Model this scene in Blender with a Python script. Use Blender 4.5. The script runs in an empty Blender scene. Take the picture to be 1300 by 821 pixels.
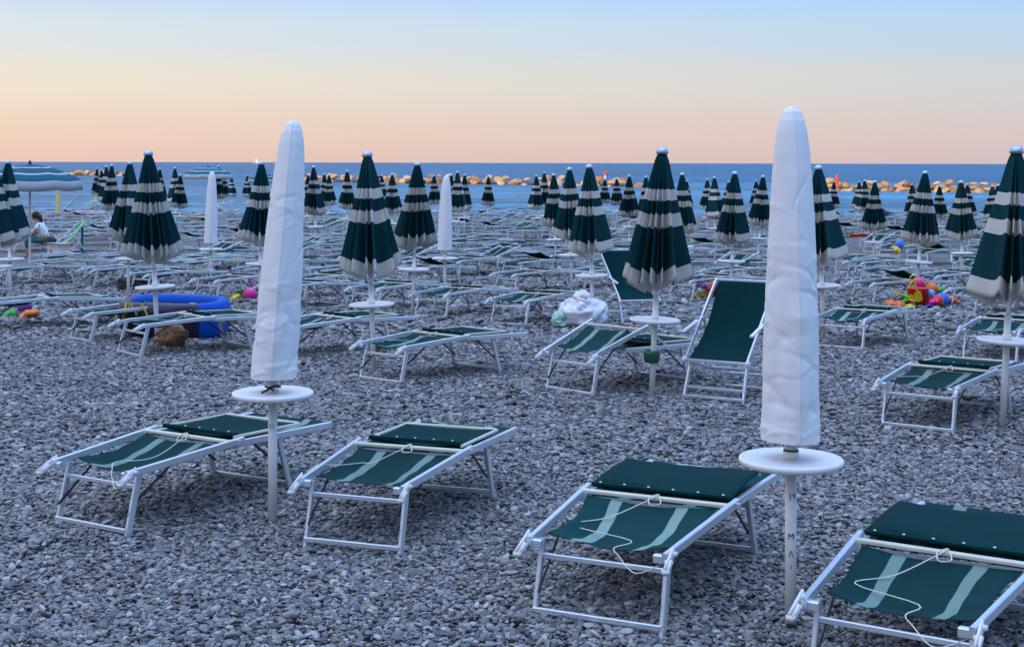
import bpy, math, random
import numpy as np
from mathutils import Vector, Matrix

R = math.radians
C = bpy.context.scene.collection
S = bpy.context.scene

# ------------------------------------------------------------------ camera, light, exposure
H_CAM = 2.1
FPX = 1780.0                      # focal length in pixels of a 1300 px wide frame
HOR = 206.5
cam_d = bpy.data.cameras.new('camera')
cam = bpy.data.objects.new('camera', cam_d)
C.objects.link(cam)
cam.location = (0, 0, H_CAM)
cam.rotation_euler = (R(90), 0, 0)
ROLL = math.atan2(3.0, 1300.0)
cam.matrix_world = Matrix.Translation((0, 0, H_CAM)) @ Matrix.Rotation(R(90), 4, 'X') @ Matrix.Rotation(ROLL, 4, 'Z')
cam_d.sensor_width = 36
cam_d.lens = 36 * FPX / 1300
cam_d.shift_y = -(410.5 - HOR) / 1300
cam_d.clip_end = 30000
cam_d.clip_start = 0.1
S.camera = cam

SUN_EL = 3.4
SUN_AZ = 205.0                    # compass angle of the sun, clockwise from +Y: behind and left of the camera
w = bpy.data.worlds.new('World')
S.world = w
w.use_nodes = True
nt = w.node_tree
nt.nodes.clear()
def N(t, kind, **kw):
    n = t.nodes.new(kind)
    for k, v in kw.items():
        setattr(n, k, v)
    return n
out = N(nt, 'ShaderNodeOutputWorld')
sky = N(nt, 'ShaderNodeTexSky')
sky.sky_type = 'NISHITA'
sky.sun_disc = False
sky.sun_elevation = R(SUN_EL)
sky.sun_rotation = R(SUN_AZ)
sky.air_density = 1.0; sky.dust_density = 1.5; sky.ozone_density = 4.0
bg1 = N(nt, 'ShaderNodeBackground'); bg1.inputs[1].default_value = 0.06
nt.links.new(sky.outputs[0], bg1.inputs[0])
# twilight band: peach at the horizon, pale blue above, deep blue overhead
tc = N(nt, 'ShaderNodeTexCoord')
sep = N(nt, 'ShaderNodeSeparateXYZ'); nt.links.new(tc.outputs['Generated'], sep.inputs[0])
def ramp(stops):
    r = N(nt, 'ShaderNodeValToRGB')
    cr = r.color_ramp
    cr.interpolation = 'EASE'
    while len(cr.elements) > 1: cr.elements.remove(cr.elements[-1])
    cr.elements[0].position = stops[0][0]; cr.elements[0].color = (*stops[0][1], 1)
    for p, c in stops[1:]:
        e = cr.elements.new(p); e.color = (*c, 1)
    nt.links.new(sep.outputs['Z'], r.inputs[0])
    return r
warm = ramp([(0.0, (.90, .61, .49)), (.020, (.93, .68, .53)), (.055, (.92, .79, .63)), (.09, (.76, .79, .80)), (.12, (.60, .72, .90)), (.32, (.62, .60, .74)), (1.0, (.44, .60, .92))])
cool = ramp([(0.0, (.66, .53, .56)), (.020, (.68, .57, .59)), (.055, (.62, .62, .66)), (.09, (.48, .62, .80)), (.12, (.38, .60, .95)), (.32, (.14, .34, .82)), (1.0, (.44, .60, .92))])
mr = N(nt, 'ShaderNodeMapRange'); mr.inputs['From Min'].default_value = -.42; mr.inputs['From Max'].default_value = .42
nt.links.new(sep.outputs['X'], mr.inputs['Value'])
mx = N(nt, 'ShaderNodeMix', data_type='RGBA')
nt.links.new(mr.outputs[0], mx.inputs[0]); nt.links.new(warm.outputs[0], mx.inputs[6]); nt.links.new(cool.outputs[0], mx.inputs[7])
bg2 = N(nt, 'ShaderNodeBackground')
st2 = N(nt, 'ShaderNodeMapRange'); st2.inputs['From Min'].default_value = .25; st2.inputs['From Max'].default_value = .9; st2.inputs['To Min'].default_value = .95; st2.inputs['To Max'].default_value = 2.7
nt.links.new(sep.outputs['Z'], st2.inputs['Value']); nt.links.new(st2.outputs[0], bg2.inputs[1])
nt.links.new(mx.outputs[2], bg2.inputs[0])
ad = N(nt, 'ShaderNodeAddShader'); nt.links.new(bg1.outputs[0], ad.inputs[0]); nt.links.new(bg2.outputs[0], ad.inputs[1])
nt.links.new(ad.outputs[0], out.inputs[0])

sd = bpy.data.lights.new('sun', 'SUN')
sd.energy = 5.0
sd.angle = R(0.5)
sd.color = (1.0, .56, .15)
sun = bpy.data.objects.new('sun', sd)
C.objects.link(sun)
# direction towards the sun
sx, sy = math.sin(R(SUN_AZ)), math.cos(R(SUN_AZ))
tosun = Vector((sx * math.cos(R(SUN_EL)), sy * math.cos(R(SUN_EL)), math.sin(R(SUN_EL))))
sun.rotation_euler = tosun.to_track_quat('Z', 'Y').to_euler()
S.view_settings.view_transform = 'Standard'
S.view_settings.look = 'None'
S.view_settings.exposure = 0.0
S.view_settings.gamma = 1.0
S.cycles.max_bounces = 5
S.cycles.diffuse_bounces = 3
S.cycles.glossy_bounces = 3
S.cycles.transmission_bounces = 3

rnd = random.Random(7)
# ------------------------------------------------------------------ terrain profile
TY = [0, 10, 13, 16.5, 20, 25, 35, 49, 66, 79, 83.5, 98, 150]
TZ = [0, 0, -.02, -.07, -.17, -.33, -.55, -.68, -.78, -.88, -.93, -1.4, -3.5]
SEA = -.9
def zg(y): return float(np.interp(y, TY, TZ))
def slope(y): return (zg(y + .8) - zg(y - .8)) / 1.6
def hor(px): return 205.0 + 3.0 * px / 1300
def ground(px, py):
    """world point where the photo's pixel ray meets the beach"""
    k = (py - hor(px)) / FPX
    y = H_CAM / k
    for _ in range(60):
        y2 = (H_CAM - zg(y)) / k
        y = .5 * (y + y2)
    return Vector(((px - 650) * y / FPX, y, zg(y)))

# ------------------------------------------------------------------ mesh helpers
TAPER = [False]
class MB:
    def __init__(s): s.v = []; s.f = []; s.a = []
    def add(s, verts, faces, att=0.0):
        n = len(s.v)
        s.v += [tuple(v) for v in verts]
        s.f += [tuple(i + n for i in f) for f in faces]
        s.a += (list(att) if hasattr(att, '__len__') else [att] * len(verts))
    def bar(s, p0, p1, w, h, up=(0, 0, 1), ch=.18):
        p0 = Vector(p0); p1 = Vector(p1); d = (p1 - p0).normalized(); u = Vector(up)
        if abs(d.dot(u)) > .97: u = Vector((0, 1, 0))
        x = d.cross(u).normalized(); u = x.cross(d).normalized()
        c = min(w, h) * ch
        sec = [(-w/2+c, -h/2), (w/2-c, -h/2), (w/2, -h/2+c), (w/2, h/2-c), (w/2-c, h/2), (-w/2+c, h/2), (-w/2, h/2-c), (-w/2, -h/2+c)]
        vs = [p0 + x*a + u*b for a, b in sec] + [p1 + x*a + u*b for a, b in sec]
        fs = [(i, (i+1) % 8, 8+(i+1) % 8, 8+i) for i in range(8)] + [tuple(range(7, -1, -1)), tuple(range(8, 16))]
        s.add(vs, fs)
    def tube(s, pts, r, n=8, cap=True):
        pts = [Vector(p) for p in pts]
        rr = list(r) if hasattr(r, '__len__') else [r] * len(pts)
        vs = []; prev = None
        for i, p in enumerate(pts):
            d = (pts[min(i+1, len(pts)-1)] - pts[max(i-1, 0)]).normalized()
            if prev is None:
                a = Vector((0, 0, 1)) if abs(d.z) < .9 else Vector((1, 0, 0))
                x = d.cross(a).normalized()
            else:
                x = (prev - d * prev.dot(d)).normalized()
            prev = x; y = d.cross(x)
            vs += [p + (x*math.cos(2*math.pi*k/n) + y*math.sin(2*math.pi*k/n)) * rr[i] for k in range(n)]
        fs = []
        for i in range(len(pts)-1):
            for k in range(n):
                a = i*n + k; b = i*n + (k+1) % n
                fs.append((a, b, b+n, a+n))
        if cap:
            fs.append(tuple(range(n-1, -1, -1))); fs.append(tuple(range((len(pts)-1)*n, len(pts)*n)))
        s.add(vs, fs)
    def lathe(s, prof, n=32, c=(0, 0, 0), fn=None):
        vs = []; fs = []
        for (r, z) in prof:
            for k in range(n):
                t = 2*math.pi*k/n
                p = Vector((c[0] + r*math.cos(t), c[1] + r*math.sin(t), c[2] + z))
                if fn: p = fn(p, t, r, z)
                vs.append(p)
        m = len(prof)
        for i in range(m-1):
            for k in range(n):
                a = i*n+k; b = i*n+(k+1) % n
                fs.append((a, b, b+n, a+n))
        fs.append(tuple(range(n-1, -1, -1))); fs.append(tuple(range((m-1)*n, m*n)))
        s.add(vs, fs)
    def sheet(s, fn, nu, nv, att=None):
        vs = []; at = []
        for i in range(nu+1):
            for j in range(nv+1):
                vs.append(fn(i/nu, j/nv)); at.append(att(i/nu, j/nv) if att else 0)
        fs = [(i*(nv+1)+j, (i+1)*(nv+1)+j, (i+1)*(nv+1)+j+1, i*(nv+1)+j+1) for i in range(nu) for j in range(nv)]
        s.add(vs, fs, at)
    def blob(s, c, r, n=16, seed=0, amp=0.0, freq=3.0, flat=None):
        rg = random.Random(seed)
        ph = [(rg.uniform(-1, 1), rg.uniform(-1, 1), rg.uniform(-1, 1), rg.uniform(0, 6)) for _ in range(5)]
        vs = []; fs = []
        m = n // 2
        for i in range(m+1):
            th = math.pi * (i + (.001 if i == 0 else 0) - (.001 if i == m else 0)) / m
            for k in range(n):
                f = 2*math.pi*k/n
                d = Vector((math.sin(th)*math.cos(f), math.sin(th)*math.sin(f), math.cos(th)))
                q = 1 + amp * sum(math.sin(freq*(a*d.x+b*d.y+e*d.z)*2+g) for a, b, e, g in ph) / 2.5
                p = Vector((c[0]+d.x*r[0]*q, c[1]+d.y*r[1]*q, c[2]+d.z*r[2]*q))
                if flat is not None and p.z < flat: p.z = flat
                vs.append(p)
        for i in range(m):
            for k in range(n):
                a = i*n+k; b = i*n+(k+1) % n
                fs.append((a, a+n, b+n, b))
        s.add(vs, fs)
    def build(s, name, m, parent=None, smooth=False, solid=0, sub=0, tz=None):
        if TAPER[0]: s.v = [(x*(.99+.21*min(1, max(0, y/.75))**.8+.02*max(0, y-.75)), y*1.06, z) for x, y, z in s.v]
        me = bpy.data.meshes.new(name)
        me.from_pydata(s.v, [], s.f)
        me.materials.append(m)
        if any(s.a):
            at = me.attributes.new('band', 'FLOAT', 'POINT')
            at.data.foreach_set('value', [float(x) for x in s.a])
        if smooth: me.polygons.foreach_set('use_smooth', [True]*len(me.polygons))
        me.update()
        o = bpy.data.objects.new(name, me)
        C.objects.link(o)
        if parent: o.parent = parent
        if solid:
            md = o.modifiers.new('solid', 'SOLIDIFY'); md.thickness = solid; md.offset = 0
        if sub:
            md = o.modifiers.new('sub', 'SUBSURF'); md.levels = sub; md.render_levels = sub
        return o

def tag(o, label=None, cat=None, group=None, kind=None):
    if label: o['label'] = label
    if cat: o['category'] = cat
    if group: o['group'] = group
    if kind: o['kind'] = kind
    return o
def empty(name, loc=(0, 0, 0), rz=0):
    o = bpy.data.objects.new(name, None); C.objects.link(o)
    o.location = loc; o.rotation_euler = (0, 0, rz); o.empty_display_size = .1
    return o
def copy_tree(o, parent=None, skip=()):
    c = o.copy(); C.objects.link(c)
    if parent: c.parent = parent
    for ch in o.children:
        if ch.name.split('.')[0] in skip: continue
        copy_tree(ch, c, skip)
    return c
def seat_on(o, p, rz, lean=None, dz=-.012, sc=1):
    s = slope(p[1])
    M = Matrix.Translation((p[0], p[1], p[2] + dz)) @ Matrix.Rotation(math.atan(s), 4, 'X') @ Matrix.Rotation(rz, 4, 'Z')
    if lean: M = Matrix.Translation((p[0], p[1], p[2] + dz)) @ Matrix.Rotation(lean[1], 4, 'X') @ Matrix.Rotation(lean[0], 4, 'Y') @ Matrix.Rotation(rz, 4, 'Z')
    o.location = M.to_translation(); o.rotation_euler = M.to_euler()
    if sc != 1: o.scale = (1, 1, sc)

# ------------------------------------------------------------------ materials
def mat(name, col, rough=.6, metal=0.0, var=.15, scale=6.0, bump=0.0, bscale=60.0, spec=.5, sheen=0, sub=0):
    m = bpy.data.materials.new(name); m.use_nodes = True
    t = m.node_tree; b = t.nodes['Principled BSDF']
    co = N(t, 'ShaderNodeTexCoord')
    no = N(t, 'ShaderNodeTexNoise'); no.inputs['Scale'].default_value = scale; no.inputs['Detail'].default_value = 5
    t.links.new(co.outputs['Object'], no.inputs['Vector'])
    hs = N(t, 'ShaderNodeMix', data_type='RGBA')
    hs.inputs[6].default_value = (*[c*(1-var) for c in col], 1); hs.inputs[7].default_value = (*[min(1, c*(1+var)) for c in col], 1)
    t.links.new(no.outputs[0], hs.inputs[0])
    t.links.new(hs.outputs[2], b.inputs['Base Color'])
    b.inputs['Roughness'].default_value = rough; b.inputs['Metallic'].default_value = metal
    b.inputs['Specular IOR Level'].default_value = spec
    if sheen: b.inputs['Sheen Weight'].default_value = sheen
    if bump:
        n2 = N(t, 'ShaderNodeTexNoise'); n2.inputs['Scale'].default_value = bscale; n2.inputs['Detail'].default_value = 4
        t.links.new(co.outputs['Object'], n2.inputs['Vector'])
        bp = N(t, 'ShaderNodeBump'); bp.inputs['Strength'].default_value = bump; bp.inputs['Distance'].default_value = .01
        t.links.new(n2.outputs[0], bp.inputs['Height']); t.links.new(bp.outputs[0], b.inputs['Normal'])
    return m

def band_mat(name, dark, light, edges, wob=.0, rough=.75, var=.2):
    """fabric whose stripes are woven along the attribute 'band'; edges alternate dark/light from 0"""
    m = bpy.data.materials.new(name); m.use_nodes = True
    t = m.node_tree; b = t.nodes['Principled BSDF']
    at = N(t, 'ShaderNodeAttribute', attribute_name='band')
    r = N(t, 'ShaderNodeValToRGB'); r.color_ramp.interpolation = 'CONSTANT'
    cr = r.color_ramp
    cr.elements.remove(cr.elements[-1])
    cr.elements[0].position = 0; cr.elements[0].color = (0, 0, 0, 1)
    for i, e in enumerate(edges):
        el = cr.elements.new(e); v = 1.0 if i % 2 == 0 else 0.0; el.color = (v, v, v, 1)
    t.links.new(at.outputs['Fac'], r.inputs[0])
    co = N(t, 'ShaderNodeTexCoord')
    oi = N(t, 'ShaderNodeObjectInfo')
    no = N(t, 'ShaderNodeTexNoise'); no.inputs['Scale'].default_value = 5; no.inputs['Detail'].default_value = 6
    no.noise_dimensions = '4D'
    t.links.new(co.outputs['Object'], no.inputs['Vector']); t.links.new(oi.outputs['Random'], no.inputs['W'])
    def vary(c):
        q = N(t, 'ShaderNodeMix', data_type='RGBA')
        q.inputs[6].default_value = (*[x*(1-var) for x in c], 1); q.inputs[7].default_value = (*[min(1, x*(1+var)) for x in c], 1)
        t.links.new(no.outputs[0], q.inputs[0]); return q
    a, c = vary(dark), vary(light)
    mixn = N(t, 'ShaderNodeMix', data_type='RGBA')
    t.links.new(r.outputs[0], mixn.inputs[0]); t.links.new(a.outputs[2], mixn.inputs[6]); t.links.new(c.outputs[2], mixn.inputs[7])
    hv = N(t, 'ShaderNodeHueSaturation'); 
    mm = N(t, 'ShaderNodeMath', operation='MULTIPLY_ADD'); mm.inputs[1].default_value = .35; mm.inputs[2].default_value = .82
    t.links.new(oi.outputs['Random'], mm.inputs[0]); t.links.new(mm.outputs[0], hv.inputs['Value'])
    t.links.new(mixn.outputs[2], hv.inputs['Color'])
    t.links.new(hv.outputs[0], b.inputs['Base Color'])
    b.inputs['Roughness'].default_value = rough; b.inputs['Specular IOR Level'].default_value = .1
    n2 = N(t, 'ShaderNodeTexNoise'); n2.inputs['Scale'].default_value = 18; n2.inputs['Detail'].default_value = 6
    t.links.new(co.outputs['Object'], n2.inputs['Vector'])
    bp = N(t, 'ShaderNodeBump'); bp.inputs['Strength'].default_value = .35; bp.inputs['Distance'].default_value = .012
    t.links.new(n2.outputs[0], bp.inputs['Height']); t.links.new(bp.outputs[0], b.inputs['Normal'])
    return m

M_ALU = mat('painted aluminium', (.68, .73, .77), .32, .6, .10, 9, .08, 200)
M_CREAM = mat('cream slat', (.62, .62, .50), .5, 0, .12, 12)
M_PLASTIC = mat('white plastic', (.80, .79, .76), .45, 0, .06, 8, .1, 120)
M_POLE = mat('white pole paint', (.78, .77, .72), .4, .1, .10, 14, .1, 90)
M_DARKM = mat('dark steel', (.05, .055, .06), .45, .5, .2)
M_GREEN = mat('plain green canvas', (.003, .034, .036), .9, 0, .22, 5, .4, 22, .08)
M_CANVAS = band_mat('striped green canvas', (.003, .042, .043), (.19, .30, .26), [.20, .29, .71, .80])
M_UMB = band_mat('striped parasol cloth', (.003, .038, .045), (.52, .50, .45), [.285, .368, .470, .572, .880], var=.16)
M_COVER = mat('white cover cloth', (.84, .83, .82), .55, 0, .05, 3, .5, 9, .35)
M_CAP = mat('silver blue cap', (.42, .50, .62), .22, .85, .1)
M_STRING = mat('cord', (.72, .70, .58), .8, 0, .1)
M_BLACK = mat('black plastic', (.02, .02, .022), .5)

def pebble_mat():
    m = bpy.data.materials.new('pebble stone'); m.use_nodes = True
    t = m.node_tree; b = t.nodes['Principled BSDF']
    oi = N(t, 'ShaderNodeObjectInfo')
    r = N(t, 'ShaderNodeValToRGB'); cr = r.color_ramp
    cr.elements[0].position = 0; cr.elements[0].color = (.09, .09, .10, 1)
    cr.elements[1].position = 1; cr.elements[1].color = (.60, .60, .59, 1)
    for p, c in [(.20, (.15, .155, .165)), (.45, (.25, .255, .265)), (.60, (.34, .285, .245)), (.72, (.30, .31, .32)), (.92, (.42, .425, .42))]:
        e = cr.elements.new(p); e.color = (*c, 1)
    t.links.new(oi.outputs['Random'], r.inputs[0])
    co = N(t, 'ShaderNodeTexCoord'); no = N(t, 'ShaderNodeTexNoise'); no.inputs['Scale'].default_value = 2.2; no.inputs['Detail'].default_value = 5
    t.links.new(co.outputs['Object'], no.inputs['Vector'])
    mu = N(t, 'ShaderNodeMix', data_type='RGBA', blend_type='MULTIPLY'); mu.inputs[0].default_value = .55
    t.links.new(r.outputs[0], mu.inputs[6]); t.links.new(no.outputs[0], mu.inputs[7])
    t.links.new(mu.outputs[2], b.inputs['Base Color'])
    b.inputs['Roughness'].default_value = .62
    return m
M_PEB = pebble_mat()

def beach_mat():
    m = bpy.data.materials.new('shingle'); m.use_nodes = True
    t = m.node_tree; b = t.nodes['Principled BSDF']
    co = N(t, 'ShaderNodeTexCoord')
    v = N(t, 'ShaderNodeTexVoronoi'); v.inputs['Scale'].default_value = 19
    v2 = N(t, 'ShaderNodeTexVoronoi'); v2.inputs['Scale'].default_value = 19; v2.feature = 'DISTANCE_TO_EDGE'
    for q in (v, v2): t.links.new(co.outputs['Object'], q.inputs['Vector'])
    r = N(t, 'ShaderNodeValToRGB'); cr = r.color_ramp
    cr.elements[0].color = (.06, .06, .065, 1); cr.elements[1].color = (.46, .455, .44, 1)
    for p, c in [(.3, (.15, .15, .155)), (.6, (.22, .205, .195)), (.8, (.26, .26, .255))]:
        e = cr.elements.new(p); e.color = (*c, 1)
    sp = N(t, 'ShaderNodeSeparateColor'); t.links.new(v.outputs['Color'], sp.inputs[0]); t.links.new(sp.outputs[0], r.inputs[0])
    no = N(t, 'ShaderNodeTexNoise'); no.inputs['Scale'].default_value = .5; no.inputs['Detail'].default_value = 4
    t.links.new(co.outputs['Object'], no.inputs['Vector'])
    mr = N(t, 'ShaderNodeMapRange'); mr.inputs[3].default_value = .75; mr.inputs[4].default_value = 1.25
    t.links.new(no.outputs[0], mr.inputs[0])
    hv = N(t, 'ShaderNodeHueSaturation'); t.links.new(mr.outputs[0], hv.inputs['Value']); t.links.new(r.outputs[0], hv.inputs['Color'])
    t.links.new(hv.outputs[0], b.inputs['Base Color'])
    e1 = N(t, 'ShaderNodeMath', operation='MINIMUM'); e1.inputs[1].default_value = .25; t.links.new(v2.outputs['Distance'], e1.inputs[0])
    bp = N(t, 'ShaderNodeBump'); bp.inputs['Strength'].default_value = 1; bp.inputs['Distance'].default_value = .12
    t.links.new(e1.outputs[0], bp.inputs['Height']); t.links.new(bp.outputs[0], b.inputs['Normal'])
    b.inputs['Roughness'].default_value = .8
    return m

def sea_mat():
    m = bpy.data.materials.new('sea water'); m.use_nodes = True
    t = m.node_tree; b = t.nodes['Principled BSDF']
    co = N(t, 'ShaderNodeTexCoord')
    mp = N(t, 'ShaderNodeMapping'); mp.inputs['Scale'].default_value = (.5, 1, 1)
    t.links.new(co.outputs['Object'], mp.inputs[0])
    def nz(sc, det, di=.0):
        n = N(t, 'ShaderNodeTexNoise'); n.inputs['Scale'].default_value = sc; n.inputs['Detail'].default_value = det
        n.inputs['Distortion'].default_value = di
        t.links.new(mp.outputs[0], n.inputs['Vector']); return n
    n1 = nz(1.1, 4, .6); n2 = nz(.16, 3, .4)
    b1 = N(t, 'ShaderNodeBump'); b1.inputs['Strength'].default_value = 1; b1.inputs['Distance'].default_value = 1.2
    b2 = N(t, 'ShaderNodeBump'); b2.inputs['Strength'].default_value = 1; b2.inputs['Distance'].default_value = 5
    t.links.new(n1.outputs[0], b1.inputs['Height']); t.links.new(n2.outputs[0], b2.inputs['Height'])
    t.links.new(b2.outputs[0], b1.inputs['Normal']); t.links.new(b1.outputs[0], b.inputs['Normal'])
    # depth colour: shallow paler water inside the breakwater, deep blue outside, light and dark of waves painted as streaks
    sp = N(t, 'ShaderNodeSeparateXYZ'); t.links.new(co.outputs['Object'], sp.inputs[0])
    st = N(t, 'ShaderNodeMapping'); st.inputs['Scale'].default_value = (.012, .05, 1)
    t.links.new(co.outputs['Object'], st.inputs[0])
    ns = N(t, 'ShaderNodeTexNoise'); ns.inputs['Scale'].default_value = 1.0; ns.inputs['Detail'].default_value = 6
    t.links.new(st.outputs[0], ns.inputs['Vector'])
    mr = N(t, 'ShaderNodeMapRange'); mr.inputs[1].default_value = 110; mr.inputs[2].default_value = 240
    t.links.new(sp.outputs['Y'], mr.inputs[0])
    mx = N(t, 'ShaderNodeMix', data_type='RGBA'); mx.inputs[6].default_value = (.06, .25, .40, 1); mx.inputs[7].default_value = (.003, .12, .26, 1)
    t.links.new(mr.outputs[0], mx.inputs[0])
    hv = N(t, 'ShaderNodeHueSaturation'); m2 = N(t, 'ShaderNodeMapRange'); m2.inputs[1].default_value = .3; m2.inputs[2].default_value = .7; m2.inputs[3].default_value = .55; m2.inputs[4].default_value = 1.5
    t.links.new(ns.outputs[0], m2.inputs[0]); t.links.new(m2.outputs[0], hv.inputs['Value']); t.links.new(mx.outputs[2], hv.inputs['Color'])
    n3 = nz(.55, 4, .8); m3 = N(t, 'ShaderNodeMapRange'); m3.inputs[1].default_value = .35; m3.inputs[2].default_value = .65; m3.inputs[3].default_value = .62; m3.inputs[4].default_value = 1.35  # ripple light and dark painted into the water colour
    t.links.new(n3.outputs[0], m3.inputs[0]); h2 = N(t, 'ShaderNodeHueSaturation'); t.links.new(m3.outputs[0], h2.inputs['Value']); t.links.new(hv.outputs[0], h2.inputs['Color'])
    t.links.new(h2.outputs[0], b.inputs['Base Color'])
    b.inputs['Roughness'].default_value = .3
    b.inputs['Specular IOR Level'].default_value = .08
    b.inputs['IOR'].default_value = 1.33
    return m

# ------------------------------------------------------------------ setting: beach, sea, pebbles
b = MB()
xs = [-400, -120, -50, -30, -20, -12, -6, 0, 6, 12, 20, 30, 50, 120, 400]
ys = [-120, -30, -8] + list(range(0, 31, 1)) + list(range(32, 100, 4)) + [115, 150]
rg = random.Random(3)
vs = [(x, y, zg(y) - (.035 if y < 34 else 0)) for y in ys for x in xs]
nx = len(xs)
b.add(vs, [(j*nx+i, j*nx+i+1, (j+1)*nx+i+1, (j+1)*nx+i) for j in range(len(ys)-1) for i in range(nx-1)])
ob = b.build('beach', beach_mat(), smooth=True); tag(ob, kind='structure')
b = MB()
b.add([(-9000, 74, SEA), (9000, 74, SEA), (9000, 12000, SEA), (-9000, 12000, SEA)], [(0, 1, 2, 3)])
ob = b.build('sea', sea_mat()); tag(ob, kind='structure')

def ico(sub):
    import bmesh
    bm = bmesh.new(); bmesh.ops.create_icosphere(bm, subdivisions=sub, radius=1)
    v = np.array([q.co[:] for q in bm.verts]); f = [[q.index for q in fc.verts] for fc in bm.faces]; bm.free()
    return v, f
pcol = bpy.data.collections.new('pebble shapes')          # source shapes, not linked to the scene
for k in range(7):
    v, f = ico(2)
    r_ = np.random.RandomState(k+20)
    d = v.copy()
    for _ in range(5):
        a = r_.normal(size=3); a /= np.linalg.norm(a)
        d *= (1 + .10*np.sin((v @ a)*r_.uniform(1.5, 3.2)+r_.uniform(0, 6)))[:, None]
    for _ in range(4):                                     # worn flat facets
        a = r_.normal(size=3); a /= np.linalg.norm(a)
        h = r_.uniform(.62, .85); s_ = d @ a; ex = np.clip(s_ - h, 0, None)
        d -= ex[:, None]*a*.8
    d *= np.array([1, r_.uniform(.62, .85), r_.uniform(.27, .42)])
    me = bpy.data.meshes.new('pebble shape'); me.from_pydata(d.tolist(), [], f); me.materials.append(M_PEB)
    me.polygons.foreach_set('use_smooth', [True]*len(me.polygons))
    pcol.objects.link(bpy.data.objects.new('pebble_shape', me))

def pebbles(name, y0, y1, dens, size, seed, sink=.3):
    r_ = np.random.RandomState(seed)
    wmax = .5*y1 + 1.2
    n = int((y1-y0)*2*wmax*dens)
    x = r_.uniform(-wmax, wmax, n); y = r_.uniform(y0, y1, n)
    keep = np.abs(x) < .5*y + 1.2
    x = x[keep]; y = y[keep]; n = len(x)
    s = size*np.exp(r_.normal(0, .38, n)); s = np.clip(s, size*.35, size*2.4)
    z = np.interp(y, TY, TZ) + r_.uniform(-.5, 1.1, n)*s*.6 + .009*np.sin(x*3.1+y*1.3)*np.sin(y*2.3-x) + .012*np.sin(x*1.1-y*1.9+2) + .007*np.sin(x*6.1+2*np.sin(y*2))*np.sin(y*7.3+x)
    me = bpy.data.meshes.new(name)
    me.vertices.add(n); me.vertices.foreach_set('co', np.stack([x, y, z], 1).ravel())
    at = me.attributes.new('size', 'FLOAT', 'POINT'); at.data.foreach_set('value', s)
    rot = np.stack([r_.normal(0, .30, n), r_.normal(0, .30, n), r_.uniform(0, 6.283, n)], 1)
    at = me.attributes.new('spin', 'FLOAT_VECTOR', 'POINT'); at.data.foreach_set('vector', rot.ravel())
    ob = bpy.data.objects.new(name, me); C.objects.link(ob)
    g = bpy.data.node_groups.new(name, 'GeometryNodeTree')
    g.interface.new_socket('Geometry', in_out='INPUT', socket_type='NodeSocketGeometry')
    g.interface.new_socket('Geometry', in_out='OUTPUT', socket_type='NodeSocketGeometry')
    gi = g.nodes.new('NodeGroupInput'); go = g.nodes.new('NodeGroupOutput')
    ci = g.nodes.new('GeometryNodeCollectionInfo'); ci.inputs['Collection'].default_value = pcol
    ci.inputs['Separate Children'].default_value = True; ci.inputs['Reset Children'].default_value = True
    ip = g.nodes.new('GeometryNodeInstanceOnPoints'); ip.inputs['Pick Instance'].default_value = True
    ri = g.nodes.new('FunctionNodeRandomValue'); ri.data_type = 'INT'
    ri.inputs[4].default_value = 0; ri.inputs[5].default_value = 6
    na = g.nodes.new('GeometryNodeInputNamedAttribute'); na.data_type = 'FLOAT'; na.inputs[0].default_value = 'size'
    nr = g.nodes.new('GeometryNodeInputNamedAttribute'); nr.data_type = 'FLOAT_VECTOR'; nr.inputs[0].default_value = 'spin'
    L = g.links.new
    L(gi.outputs[0], ip.inputs['Points']); L(ci.outputs[0], ip.inputs['Instance'])
    L(ri.outputs[2], ip.inputs['Instance Index'])
    L(nr.outputs[0], ip.inputs['Rotation']); L(na.outputs[0], ip.inputs['Scale']); L(ip.outputs[0], go.inputs[0])
    md = ob.modifiers.new('scatter', 'NODES'); md.node_group = g
    tag(ob, kind='stuff')
    return ob
tag(pebbles('pebbles', 4.0, 10.0, 4000, .0133, 1), 'grey and blue rounded pebbles covering the foreground of the beach', 'pebbles')
tag(pebbles('pebbles', 10.0, 18, 2000, .0178, 2), 'grey pebbles covering the beach around the middle rows of loungers', 'pebbles')
tag(pebbles('pebbles', 18, 35, 480, .034, 3), 'distant grey pebbles under the far rows of loungers', 'pebbles')

# ------------------------------------------------------------------ unseen building row, guessed behind the camera, added and sized to shade the beach
M_WALL = mat('pale stucco', (.42, .38, .33), .85, 0, .12, .6, .2, 8)
M_GLASS = mat('window glass', (.04, .06, .08), .1)
M_ROOF = mat('terracotta roof', (.30, .13, .08), .8, 0, .2, 3)
bt = empty('unseen_shade_building', (-20, -26, 0))
tag(bt, 'long low pale building row, unseen, added behind the camera to shade the beach', 'building')
b = MB(); b.add([(x, y, z) for z in (-.3, 8.0) for x, y in ((-190, -5), (190, -5), (190, 5), (-190, 5))],
      [(0, 1, 2, 3)[::-1], (4, 5, 6, 7), (0, 1, 5, 4), (1, 2, 6, 5), (2, 3, 7, 6), (3, 0, 4, 7)])
b.build('wall', M_WALL, bt)
b = MB(); b.add([(x, y, z) for z in (8.0, 8.35) for x, y in ((-190.5, -5.5), (190.5, -5.5), (190.5, 5.5), (-190.5, 5.5))],
      [(0, 1, 2, 3)[::-1], (4, 5, 6, 7), (0, 1, 5, 4), (1, 2, 6, 5), (2, 3, 7, 6), (3, 0, 4, 7)])
b.build('roof', M_ROOF, bt)
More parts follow.
